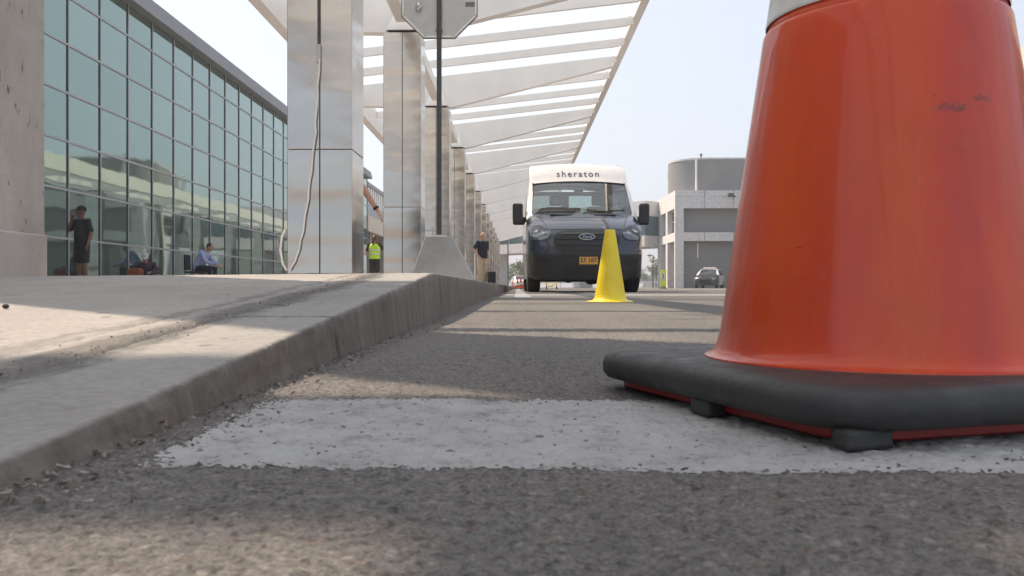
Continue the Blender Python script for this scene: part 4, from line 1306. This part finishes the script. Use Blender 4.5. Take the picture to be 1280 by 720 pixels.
    MB().tube([(.42 + .19 * math.cos(a), 1.52 + .06 * math.sin(a), 1.37 + .17 * math.sin(a)) for a in th], .016, 8).build('steering_wheel', M['plastic'], t, local=True, smooth=True)
    MB().box(-.09, .09, 1.80, 1.83, 1.94, 2.02).build('rear_view_mirror', M['plastic'], t, local=True, bevel=.01)
    # rear wall with two open windows and their glass
    m_ = MB()
    m_.box(-.95, .95, 5.93, 5.97, .35, 1.50).box(-.93, .93, 5.93, 5.97, 2.30, 2.40).box(-.95, -.86, 5.93, 5.97, 1.501, 2.299).box(.86, .95, 5.93, 5.97, 1.501, 2.299).box(-.09, .09, 5.93, 5.97, 1.501, 2.299)
    m_.build('rear_door', M['carwhite'], t, local=True)
    for s in (-1, 1): MB().box(min(s * .09, s * .86), max(s * .09, s * .86), 5.95, 5.954, 1.502, 2.298).build('rear_window', M['windshield'], t, local=True)
    # side glazing panels and door lines
    for s in (-1, 1):
        for y0, y1 in ((2.45, 3.45), (3.55, 4.55), (4.65, 5.6)):
            xx = 1.03; m_ = MB()
            pts = []
            g_ = []
            for z in (1.46, 1.6, 1.75, 1.9, 1.98):
                row = []
                for y in (y0, (y0 + y1) / 2, y1):
                    r_ = bvh.ray_cast(Vector((s * 2, y, z)), Vector((-s, 0, 0)))[0]
                    row.append(Vector((r_.x + s * .008, y, z)))
                g_.append(row)
            v1 = [p_ for r_ in g_ for p_ in r_]; v2 = [p_ - Vector((s * .012, 0, 0)) for p_ in v1]; fs_ = []
            for i in range(4):
                for k in range(2):
                    a = i * 3 + k; fs_.append((a, a + 1, a + 4, a + 3)); fs_.append((a + 15, a + 18, a + 19, a + 16))
            m_.add(v1 + v2, fs_); m_.build('passenger_window', M['carglass'], t, local=True)
    t.rotation_euler = (0, 0, R(.4))
    return t
build_van()

def build_car(name, loc, rz, label, cat, front, body_mat, police=False):
    t = thing(name, loc, label, cat, rz=rz)
    P = dict(stations=[0, .04, .1, .2, .35, .45, .55, .7, .85, 1.0, 1.15, 1.22, 1.3, 1.5, 1.8, 2.05, 2.2, 2.5, 3.0, 3.45, 3.55, 3.7, 3.9, 4.05, 4.2, 4.3, 4.5, 4.75, 4.85],
             ztop=[(0, .80), (.1, .93), (.5, 1.05), (1.2, 1.14), (2.05, 1.62), (2.3, 1.68), (3.6, 1.66), (4.2, 1.56), (4.75, 1.1), (4.85, .95)],
             w=[(0, .70), (.04, .78), (.1, .86), (.35, .94), (1, .97), (4.4, .97), (4.75, .90), (4.85, .84)],
             xt=[(0, .5), (.2, .62), (1.2, .76), (2.05, .64), (3.6, .64), (4.85, .6)],
             crown=[(0, .01), (1.2, .03), (2.2, .03), (4.85, .02)], zb=.24, arches=[(.85, .40, .30), (3.85, .40, .30)], belt=1.10, wintop=1.5, z3=.6, zmax=1.68, tumble=.28, shoulder=.4,
             nose_len=.6, bulge=.07, lean=.25, lean_z=.6)
    full = loft_body(P); st = P['stations']; n = len(full[0]); vs = []; idx = []
    for y, ring in zip(st, full):
        W = max(p_[0] for p_ in ring); idx.append(len(vs))
        for x, yy, z in ring: vs.append((x, nose(P, abs(x), yy, z, W), z))
    body = MB(); gl = MB(); body.v = [Vector(v) for v in vs]
    for i in range(len(st) - 1):
        ym = (st[i] + st[i + 1]) / 2
        for j in range(n):
            a = idx[i] + j; b = idx[i] + (j + 1) % n; f = (a, b, b + n, a + n); jj = j if j < n // 2 else n - 1 - j
            if (jj in (9, 10) and 1.22 <= st[i] and st[i + 1] <= 2.06) or (jj in (5, 6) and 1.5 < ym < 4.1 and not (2.75 < ym < 2.8)):
                gl.add([vs[q] for q in f], [(0, 1, 2, 3)]); continue
            body.f.append(f)
            body.mi.append(1 if (1.3 < ym < 4.3 and police) else 0)
    r0 = list(range(idx[0], idx[0] + n)); body.f.append(tuple(r0)); body.mi.append(0)
    r1 = list(range(idx[-1], idx[-1] + n)); body.f.append(tuple(r1)); body.mi.append(0)
    bo = body.build('body', [body_mat, M['carwhite']], t, local=True, smooth=True, angle=35)
    if police:
        bo.data.materials[0] = body_mat
    gl.build('window_glass', M['carglass'], t, local=True, smooth=True, angle=20)
    MB().box(-.5, .5, -.075, .12, .52, .74).build('grille', M['grille'], t, local=True, bevel=.02)
    MB().box(-.72, .72, -.06, .12, .28, .44).build('bumper', M['plastic'], t, local=True, bevel=.03)
    for s in (-1, 1):
        MB().box(min(s * .55, s * .82), max(s * .55, s * .82), .03, .24, .70, .85).build('headlight', M['reflector'], t, local=True, bevel=.03)
        MB().box(min(s * .98, s * 1.14), max(s * .98, s * 1.14), 1.32, 1.42, 1.08, 1.22).build('mirror', body_mat, t, local=True, bevel=.03)
        for wy in (.85, 3.85):
            wh = MB().lathe_x((s * .84, wy, .34), [(.2, -.10), (.32, -.11), (.34, -.07), (.34, .07), (.32, .11), (.2, .10)], 24).build('wheel', M['tyre'], t, local=True, smooth=True, angle=50)
            MB().lathe_x((s * .90, wy, .34), [(.21, -.04), (.20, .035 * s), (.05, .05 * s)], 20).build('rim', M['rim'], wh, local=True)
    if police:
        MB().tube([(-.3, -.02, .42), (-.3, -.14, .6), (-.3, -.10, .9), (.3, -.10, .9), (.3, -.14, .6), (.3, -.02, .42)], .035, 8).build('push_bar', M['plastic'], t, local=True)
        MB().box(-.55, .55, 2.35, 2.62, 1.715, 1.80).build('roof_light_bar', M['sleeve'], t, local=True, bevel=.03)
    return t
a = at(876, 358, 74)
build_car('police_car', (a.x, 72.5, 0), R(-22), 'black and white patrol car parked before the grey block', 'car', None, M['carblack'], True)
a = at(652, 358, 150)
build_car('parked_car', (at(653, 0, 118).x, 118, 0), R(8), 'distant white car just left of the van behind the orange cones', 'car', None, M['carwhite'])

# ------------------------------------------------------------------ people
def person(loc, face, pose, label, clothes, group=None, scale=1.0, cat='person'):
    """loc: feet; face: yaw of the way they look (0 = towards -Y); pose: joints in local metres for a 1.75 m body"""
    t = thing('person', loc, label, cat, group, rz=face); t.scale = (scale,) * 3
    J = dict(pelvis=(0, 0, .95), waist=(0, 0, 1.08), chest=(0, .0, 1.30), neck=(0, .0, 1.46), head=(0, -.02, 1.63),
             shL=(-.19, 0, 1.41), elL=(-.24, .02, 1.13), wrL=(-.25, -.05, .88), shR=(.19, 0, 1.41), elR=(.24, .02, 1.13), wrR=(.25, -.05, .88),
             hipL=(-.09, 0, .92), knL=(-.10, -.02, .50), anL=(-.10, .02, .09), hipR=(.09, 0, .92), knR=(.10, -.02, .50), anR=(.10, .02, .09))
    J.update(pose.get('J', {})); J = {k: Vector(v) for k, v in J.items()}
    up = (J['neck'] - J['chest']).normalized(); side = Vector((1, 0, 0))
    look = Vector(pose.get('look', (0, -1, 0))).normalized()
    hup = (J['head'] - J['neck']).normalized()
    hr = look.cross(hup).normalized() * -1; hup2 = (hr.cross(look)).normalized()
    if hup2.z < 0: hup2 = -hup2; 
    HM = Matrix((hr, -look, hup2)).transposed()     # head axes: x right, -y forward, z up
    hd = J['head']
    H = lambda x, y, z: hd + HM @ Vector((x, y, z))
    rot3 = HM
    mb = MB()
    mb.ball(hd, (.074, .092, .108), 20, 14, rot3)
    mb.ball(H(0, -.025, -.055), (.052, .062, .060), 16, 10, rot3)       # jaw
    mb.ball(H(0, -.072, -.085), (.024, .022, .020), 12, 8, rot3)        # chin
    mb.tube([H(0, -.088, .022), H(0, -.108, -.018), H(0, -.090, -.030)], [.008, .014, .010], 8)   # nose
    mb.ball(H(0, -.086, -.052), (.024, .012, .009), 12, 8, rot3)        # lips
    mb.ball(H(0, -.083, .034), (.052, .014, .010), 12, 8, rot3)         # brow
    for s in (-1, 1): mb.ball(H(s * .076, .008, -.005), (.012, .020, .032), 10, 8, rot3)
    mb.tube([J['chest'] + up * .06, J['neck'] - up * .02, J['neck'] + (hd - J['neck']) * .55], [.075, .058, .055], 14)
    tor = [(J['pelvis'] - (J['waist'] - J['pelvis']) * .5, (.15, .11)), (J['pelvis'], (.165, .115)), (J['waist'], (.145, .105)), (J['waist'].lerp(J['chest'], .6), (.160, .115)), (J['chest'] + up * .02, (.175, .115)), (J['chest'] + up * .10, (.15, .095)), (J['chest'] + up * .15, (.08, .07))]
    mb.tube([a_ for a_, _ in tor], [b_ for _, b_ in tor], 20, side=side)
    for S_ in 'LR':
        sh, elb, wr = J['sh' + S_], J['el' + S_], J['wr' + S_]
        mb.ball(sh, .058, 12, 8)
        mb.tube([sh, sh.lerp(elb, .5), elb, elb.lerp(wr, .35), wr], [.052, .046, .039, .040, .026], 12)
        d = (wr - elb).normalized(); pal = wr + d * .05
        fl = Vector(pose.get('palm' + S_, (0, 0, -1))); nrm_ = (fl - d * fl.dot(d)); nrm_ = nrm_.normalized() if nrm_.length > .05 else d.orthogonal().normalized()
        sd = d.cross(nrm_).normalized()
        mb.tube([wr - d * .01, wr + d * .02, wr + d * .055, wr + d * .095], [(.022, .02), (.030, .018), (.040, .017), (.036, .015)], 12, side=sd)
        curl = pose.get('curl' + S_, .5)
        for q, (off, ln) in enumerate(((-.030, .070), (-.010, .080), (.011, .075), (.031, .058))):
            b0 = wr + d * .085 + sd * off; c1 = (d * (1 - curl * .25) + nrm_ * curl * .5).normalized(); c2 = (d * (1 - curl) + nrm_ * curl * 1.3).normalized()
            mb.tube([b0, b0 + c1 * ln * .45, b0 + c1 * ln * .45 + c2 * ln * .55], [.0098, .0092, .0076], 8)
        th0 = wr + d * .03 - sd * .026
        mb.tube([th0, th0 + (d * .6 - sd * .8).normalized() * .035, th0 + (d * .6 - sd * .8).normalized() * .035 + (d + nrm_ * .4).normalized() * .032], [.0125, .011, .0085], 8)
        hp, kn, an = J['hip' + S_], J['kn' + S_], J['an' + S_]
        mb.tube([hp, hp.lerp(kn, .4), kn, kn.lerp(an, .35), an], [.088, .078, .055, .056, .036], 14)
        ft = Vector(pose.get('toe', (0, -1, 0)))
        mb.tube([an + Vector((0, 0, .0)) - ft * .04 - Vector((0, 0, .04)), an + ft * .06 - Vector((0, 0, .05)), an + ft * .15 - Vector((0, 0, .065))], [.034, .034, .026], 10)
    body = mb.build('body', M[clothes.get('skin', 'skin')], t, local=True)
    baked(body, [('REMESH', dict(mode='VOXEL', voxel_size=.0085)), ('SMOOTH', dict(factor=.4, iterations=2))])
    # eyes
    for s in (-1, 1):
        MB().ball(H(s * .030, -.083, .010), (.012, .008, .007), 10, 8, rot3).build('eye', M['eye'], body, local=True)
    # hair or cap
    if clothes.get('hair'):
        hb = MB(); hb.ball(H(0, .018, .022), (.082, .093, .098), 20, 14, rot3)
        if clothes.get('ponytail'):
            hb.tube([H(0, .09, .06), H(0.01, .13, .0), H(.015, .13, -.10), H(.02, .11, -.24), H(.02, .10, -.33)], [.03, .036, .034, .028, .010], 12)
            hb.ball(H(0, .03, -.02), (.078, .088, .085), 16, 10, rot3)
        h_ = hb.build('hair', M[clothes['hair']], t, local=True)
        baked(h_, [('REMESH', dict(mode='VOXEL', voxel_size=.009)), ('DISPLACE', dict(strength=.0))])
    if clothes.get('cap'):
        hb = MB(); hb.ball(H(0, .012, .045), (.088, .102, .085), 20, 14, rot3); hb.tube([H(0, -.06, .045), H(0, -.12, .038), H(0, -.165, .028)], [(.07, .012), (.062, .009), (.035, .007)], 16, side=hr)
        h_ = hb.build('cap', M[clothes['cap']], t, local=True); baked(h_, [('REMESH', dict(mode='VOXEL', voxel_size=.008))])
    # shirt
    if clothes.get('shirt'):
        sb_ = MB(); lo_ = J['pelvis'].lerp(J['waist'], -.15)
        g_ = clothes.get('bulk', 1.0)
        tt_ = [(lo_ - (J['waist'] - J['pelvis']) * .35, (.178, .135)), (J['pelvis'], (.182, .140)), (J['waist'], (.172 * g_, .138 * g_)), (J['waist'].lerp(J['chest'], .6), (.182, .140)), (J['chest'] + up * .02, (.192, .135)), (J['chest'] + up * .095, (.172, .112)), (J['chest'] + up * .135, (.115, .085)), (J['chest'] + up * .165, (.066, .062))]
        sb_.tube([a_ for a_, _ in tt_], [b_ for _, b_ in tt_], 24, side=side)
        for S_ in 'LR':
            sh, elb, wr = J['sh' + S_], J['el' + S_], J['wr' + S_]
            e = clothes.get('sleeve', .72)
            sb_.ball(sh, .068, 12, 8)
            if e <= 1: sb_.tube([J['chest'] + up * .06, sh, sh.lerp(elb, .5), sh.lerp(elb, e)], [.08, .068, .064, .066], 14)
            else: sb_.tube([J['chest'] + up * .06, sh, sh.lerp(elb, .5), elb, elb.lerp(wr, .5), elb.lerp(wr, .93)], [.08, .068, .062, .056, .050, .038], 14)
        s_ = sb_.build('shirt', M[clothes['shirt']], t, local=True)
        baked(s_, [('REMESH', dict(mode='VOXEL', voxel_size=.011)), ('SMOOTH', dict(factor=.5, iterations=4))])
    if clothes.get('vest'):
        sb_ = MB()
        tt_ = [(J['pelvis'] - Vector((0, 0, .03)), (.198, .155)), (J['waist'], (.190, .152)), (J['chest'], (.205, .152)), (J['chest'] + up * .09, (.185, .128)), (J['chest'] + up * .14, (.125, .10))]
        sb_.tube([a_ for a_, _ in tt_], [b_ for _, b_ in tt_], 24, side=side)
        s_ = sb_.build('safety_vest', M[clothes['vest']], t, local=True); baked(s_, [('REMESH', dict(mode='VOXEL', voxel_size=.012)), ('SMOOTH', dict(factor=.5, iterations=3))])
        for z0 in (1.06, 1.20):
            MB().tube([Vector((0, 0, z0)), Vector((0, 0, z0 + .05))], [(.203, .160), (.206, .162)], 28, side=side, caps=False).build('reflective_tape', M['tape'], s_, local=True)
    if clothes.get('trousers'):
        tb = MB(); e = clothes.get('leg', 1.0)
        tb.tube([J['waist'].lerp(J['pelvis'], .35), J['pelvis'], J['pelvis'] - (J['waist'] - J['pelvis']) * .75], [(.158, .122), (.176, .132), (.160, .125)], 22, side=side)
        for S_ in 'LR':
            hp, kn, an = J['hip' + S_], J['kn' + S_], J['an' + S_]
            if e >= 1: tb.tube([hp, hp.lerp(kn, .45), kn, kn.lerp(an, .5), an + (an - kn).normalized() * .01], [.102, .092, .074, .068, .062], 16)
            else: tb.tube([hp, hp.lerp(kn, .45), hp.lerp(kn, e)], [.108, .106, .102], 16)
        s_ = tb.build('shorts' if e < 1 else 'trousers', M[clothes['trousers']], t, local=True)
        baked(s_, [('REMESH', dict(mode='VOXEL', voxel_size=.011)), ('SMOOTH', dict(factor=.5, iterations=4))])
    ft = Vector(pose.get('toe', (0, -1, 0)))
    for S_ in 'LR':
        an = J['an' + S_]
        sb_ = MB().tube([an - ft * .055 - Vector((0, 0, .045)), an + ft * .04 - Vector((0, 0, .04)), an + ft * .13 - Vector((0, 0, .055)), an + ft * .185 - Vector((0, 0, .062))], [(.036, .042), (.042, .046), (.044, .034), (.030, .022)], 14, side=Vector((1, 0, 0)) if abs(ft.x) < .7 else Vector((0, 1, 0)))
        sb_.build('shoe', M[clothes.get('shoe', 'shoe')], t, local=True, smooth=True)
    return t

G = .131
# man smoking / phoning in front of the glass
D = 18.4; x = at(101, 0, D).x
person((x, D, G - .008), R(-25), dict(J=dict(elL=(-.30, -.10, 1.20), wrL=(-.09, -.17, 1.47), elR=(.27, .02, 1.13), wrR=(.27, -.07, .90)), look=(-.5, -1, -.1), palmL=(1, .3, 0), curlL=.9, curlR=.5),
       'man in charcoal shirt and long dark shorts standing by the glass, hand at his mouth', dict(skin='skin3', hair=None, cap='blackcloth', shirt='blackcloth', sleeve=.85, trousers='blackcloth', leg=1.0 - .0001, bulk=1.08), scale=.975)
# seated man in lilac shirt, seen in profile facing right, on a dark chair
D = 25.0; x = at(247, 0, D).x
person((x, D, G), R(80), dict(J=dict(pelvis=(0, .0, .52), waist=(0, -.03, .64), chest=(0, -.17, .86), neck=(0, -.27, .99), head=(0, -.37, 1.12),
       shL=(-.19, -.20, .96), elL=(-.22, -.36, .70), wrL=(-.12, -.58, .62), shR=(.19, -.20, .96), elR=(.22, -.36, .70), wrR=(.12, -.60, .60),
       hipL=(-.10, -.02, .50), knL=(-.14, -.46, .50), anL=(-.14, -.42, .09), hipR=(.10, -.02, .50), knR=(.14, -.46, .50), anR=(.14, -.42, .09)), look=(0, -1, -.25), curlL=.6, curlR=.6),
       'seated man in a pale lilac shirt leaning forward beside the glass facade', dict(skin='skin', hair='hair', shirt='bluecloth', sleeve=1.5, trousers='navycloth'))
t = thing('chair', (x - .05, D, G), 'dark upright chair behind the seated man in the lilac shirt', 'chair')
MB().box(x - .30, x + .22, D - .23, D + .23, G + .36, G + .42).build('seat', M['plastic'], t, bevel=.015)
MB().box(x - .34, x - .30, D - .23, D + .23, G + .45, G + .90).build('backrest', M['navycloth'], t, bevel=.015)
for dx in (-.32, .20):
    for dy in (-.21, .21): MB().tube([(x + dx, D + dy, G), (x + dx, D + dy, G + (.44 if dx < 0 else .36))], .014, 8).build('leg', M['pole'], t)
# hunched person sitting on the ground
D = 21.5; x = at(181, 0, D).x
person((x, D, G - .01), R(20), dict(J=dict(pelvis=(0, .10, .14), waist=(0, .08, .25), chest=(0, -.02, .46), neck=(0, -.10, .58), head=(0, -.17, .70),
       shL=(-.19, -.05, .54), elL=(-.30, -.16, .34), wrL=(-.16, -.34, .34), shR=(.19, -.05, .54), elR=(.30, -.16, .34), wrR=(.16, -.34, .34),
       hipL=(-.10, .06, .13), knL=(-.22, -.34, .36), anL=(-.14, -.52, .09), hipR=(.10, .06, .13), knR=(.22, -.34, .36), anR=(.14, -.52, .09)), look=(0, -1, -.5), curlL=.7, curlR=.7),
       'hunched person in dark plum jacket and pale cap sitting on the ground', dict(skin='skin', hair='hair', cap='capgrey', shirt='purplecloth', sleeve=1.5, trousers='purplecloth'))
bag = thing('backpack', (x + .06, D - .7, G), 'rust orange bag standing in front of the hunched seated person', 'bag')
x += .48; D -= .8
MB().box(x - .62, x - .26, D + .0, D + .24, G, G + .42).build('pack', M['orangecloth'], bag, bevel=.07)
MB().box(x - .56, x - .32, D - .06, D - .001, G + .05, G + .27).build('pocket', M['orangecloth'], bag, bevel=.03)
MB().tube([(x - .5, D + .12, G + .40), (x - .44, D + .12, G + .48), (x - .38, D + .12, G + .40)], .012, 8).build('handle', M['navycloth'], bag)
# high visibility worker, back to camera
D = 27.4; x = at(468, 0, D).x
person((x, D, G), R(172), dict(J=dict(elL=(-.30, -.14, 1.20), wrL=(-.14, -.26, 1.40), elR=(.28, .0, 1.14), wrR=(.24, -.16, .98)), curlL=.8, look=(.1, -1, -.1)),
       'worker in a lime safety vest with a long brown ponytail, back turned', dict(skin='skin', hair='hairbrown', ponytail=True, shirt='blackcloth', sleeve=.8, vest='hivis', trousers='blackcloth'), scale=.93)
# bald man with khaki trousers
D = 28.0; x = at(603, 0, D).x
person((x, D, G), R(40), dict(J=dict(elL=(-.30, .08, 1.16), wrL=(-.20, -.06, .96), elR=(.25, .06, 1.14), wrR=(.28, .05, .88)), look=(.15, -1, -.35), curlR=.9, palmL=(1, 0, 0)),
       'bald man in navy polo shirt and khaki trousers standing by the kerb', dict(skin='skin2', shirt='navycloth', sleeve=.8, trousers='khaki'))
cx, cd = at(614.5, 0, D).x, 28.0
sc_ = thing('suitcase', (cx, cd, G), 'small black wheeled suitcase beside the bald man', 'suitcase')
MB().box(cx - .13, cx + .13, cd - .18, cd + .18, G + .05, G + .46).build('shell', M['blackcloth'], sc_, bevel=.03)
MB().tube([(cx - .06, cd + .1, G + .46), (cx - .06, cd + .1, G + .86), (cx + .02, cd + .1, G + .86), (cx + .02, cd + .1, G + .46)], .010, 8).build('handle', M['galv'], sc_)
for s in (-1, 1): MB().lathe_x((cx + s * .10, cd + .12, G + .03), [(.03, -.012), (.03, .012)], 14).build('wheel', M['tyre'], sc_)
# person hidden behind the corded pillar: forearm and hand reach out
D = 9.75; x = -2.02
el_, wr_ = at(449, 228, D), at(471, 262, D)
L_ = lambda v: (v.x - x, v.y - D, v.z - G)
mm = lambda v: (L_(v)[0], L_(v)[1], L_(v)[2])
person((x, D, G), 0, dict(J=dict(elR=mm(el_), wrR=mm(wr_), elL=(-.10, -.12, 1.15), wrL=(.02, -.2, 1.0), shL=(-.13, 0, 1.41), shR=(.17, 0, 1.41)), curlR=.35, palmR=(-1, 0, -.2)),
       'person hidden behind the corded pillar with one bare forearm and wristwatch reaching out', dict(skin='skin2', hair='hair', shirt='blackcloth', sleeve=.7, trousers='navycloth'), scale=1.0)
dv = (wr_ - el_).normalized()
wt = MB().tube([wr_ - dv * .035, wr_ - dv * .008], .033, 16).build('wristwatch', M['blackcloth'])
tag(wt, 'black wristwatch on the bare forearm reaching past the pillar', 'watch')

# the hazy air over the forecourt: one closed box round the whole scene
hz = MB().box(-960, 760, -60, 3400, -1.5, 75).build('haze', [], origin=(0, 0, 0)); hz['kind'] = 'stuff'
hm = bpy.data.materials.new('hazy_air'); hm.use_nodes = True; hn = hm.node_tree; hn.nodes.clear()
ho = hn.nodes.new('ShaderNodeOutputMaterial'); pv = hn.nodes.new('ShaderNodeVolumePrincipled')
pv.inputs['Color'].default_value = (.86, .92, 1, 1); pv.inputs['Density'].default_value = .0012; pv.inputs['Anisotropy'].default_value = .4
hn.links.new(pv.outputs[0], ho.inputs['Volume']); hz.data.materials.append(hm)

# ------------------------------------------------------------------ camera, light, render
cam = bpy.data.cameras.new('camera'); co = bpy.data.objects.new('camera', cam); col.objects.link(co)
cam.lens = 36.0 * F / 1280.0; cam.sensor_width = 36.0; cam.clip_start = .02; cam.clip_end = 8000
co.location = (0, 0, CH)
co.rotation_euler = (PI / 2 - math.atan(1 / F), 0, math.atan(6 / F))
cam.dof.use_dof = True; cam.dof.focus_distance = 6.0; cam.dof.aperture_fstop = 32
sc.camera = co
S = Vector((-.60, .45, 1.0)); S.normalize()
el = math.asin(S.z); azim = math.atan2(S.x, S.y)      # measured from +Y towards +X
w = bpy.data.worlds.new('World'); sc.world = w; w.use_nodes = True
nt = w.node_tree; bg = nt.nodes['Background']
sky = nt.nodes.new('ShaderNodeTexSky'); sky.sky_type = 'NISHITA'; sky.sun_disc = False
sky.sun_elevation = el; sky.sun_rotation = azim; sky.air_density = 1.0; sky.dust_density = 1.5; sky.ozone_density = 1.0; sky.altitude = 100
nt.links.new(sky.outputs[0], bg.inputs[0]); bg.inputs[1].default_value = .035
bg2 = nt.nodes.new('ShaderNodeBackground'); bg2.inputs[0].default_value = (.87, .92, 1.0, 1); bg2.inputs[1].default_value = .41   # even bright haze over the whole sky
ad = nt.nodes.new('ShaderNodeAddShader'); nt.links.new(bg.outputs[0], ad.inputs[0]); nt.links.new(bg2.outputs[0], ad.inputs[1])
nt.links.new(ad.outputs[0], nt.nodes['World Output'].inputs[0])
ld = bpy.data.lights.new('sun', 'SUN'); ld.energy = 4.5; ld.angle = R(.55); ld.color = (1.0, .80, .62)
lo = bpy.data.objects.new('sun', ld); col.objects.link(lo)
lo.rotation_euler = S.to_track_quat('Z', 'Y').to_euler(); lo.location = (-20, 15, 40)
sc.view_settings.view_transform = 'Standard'; sc.view_settings.look = 'None'
sc.view_settings.exposure = .82; sc.view_settings.gamma = 1; sc.view_settings.use_curve_mapping = False
sc.cycles.max_bounces = 8; sc.cycles.transparent_max_bounces = 24
sc.cycles.use_denoising = True
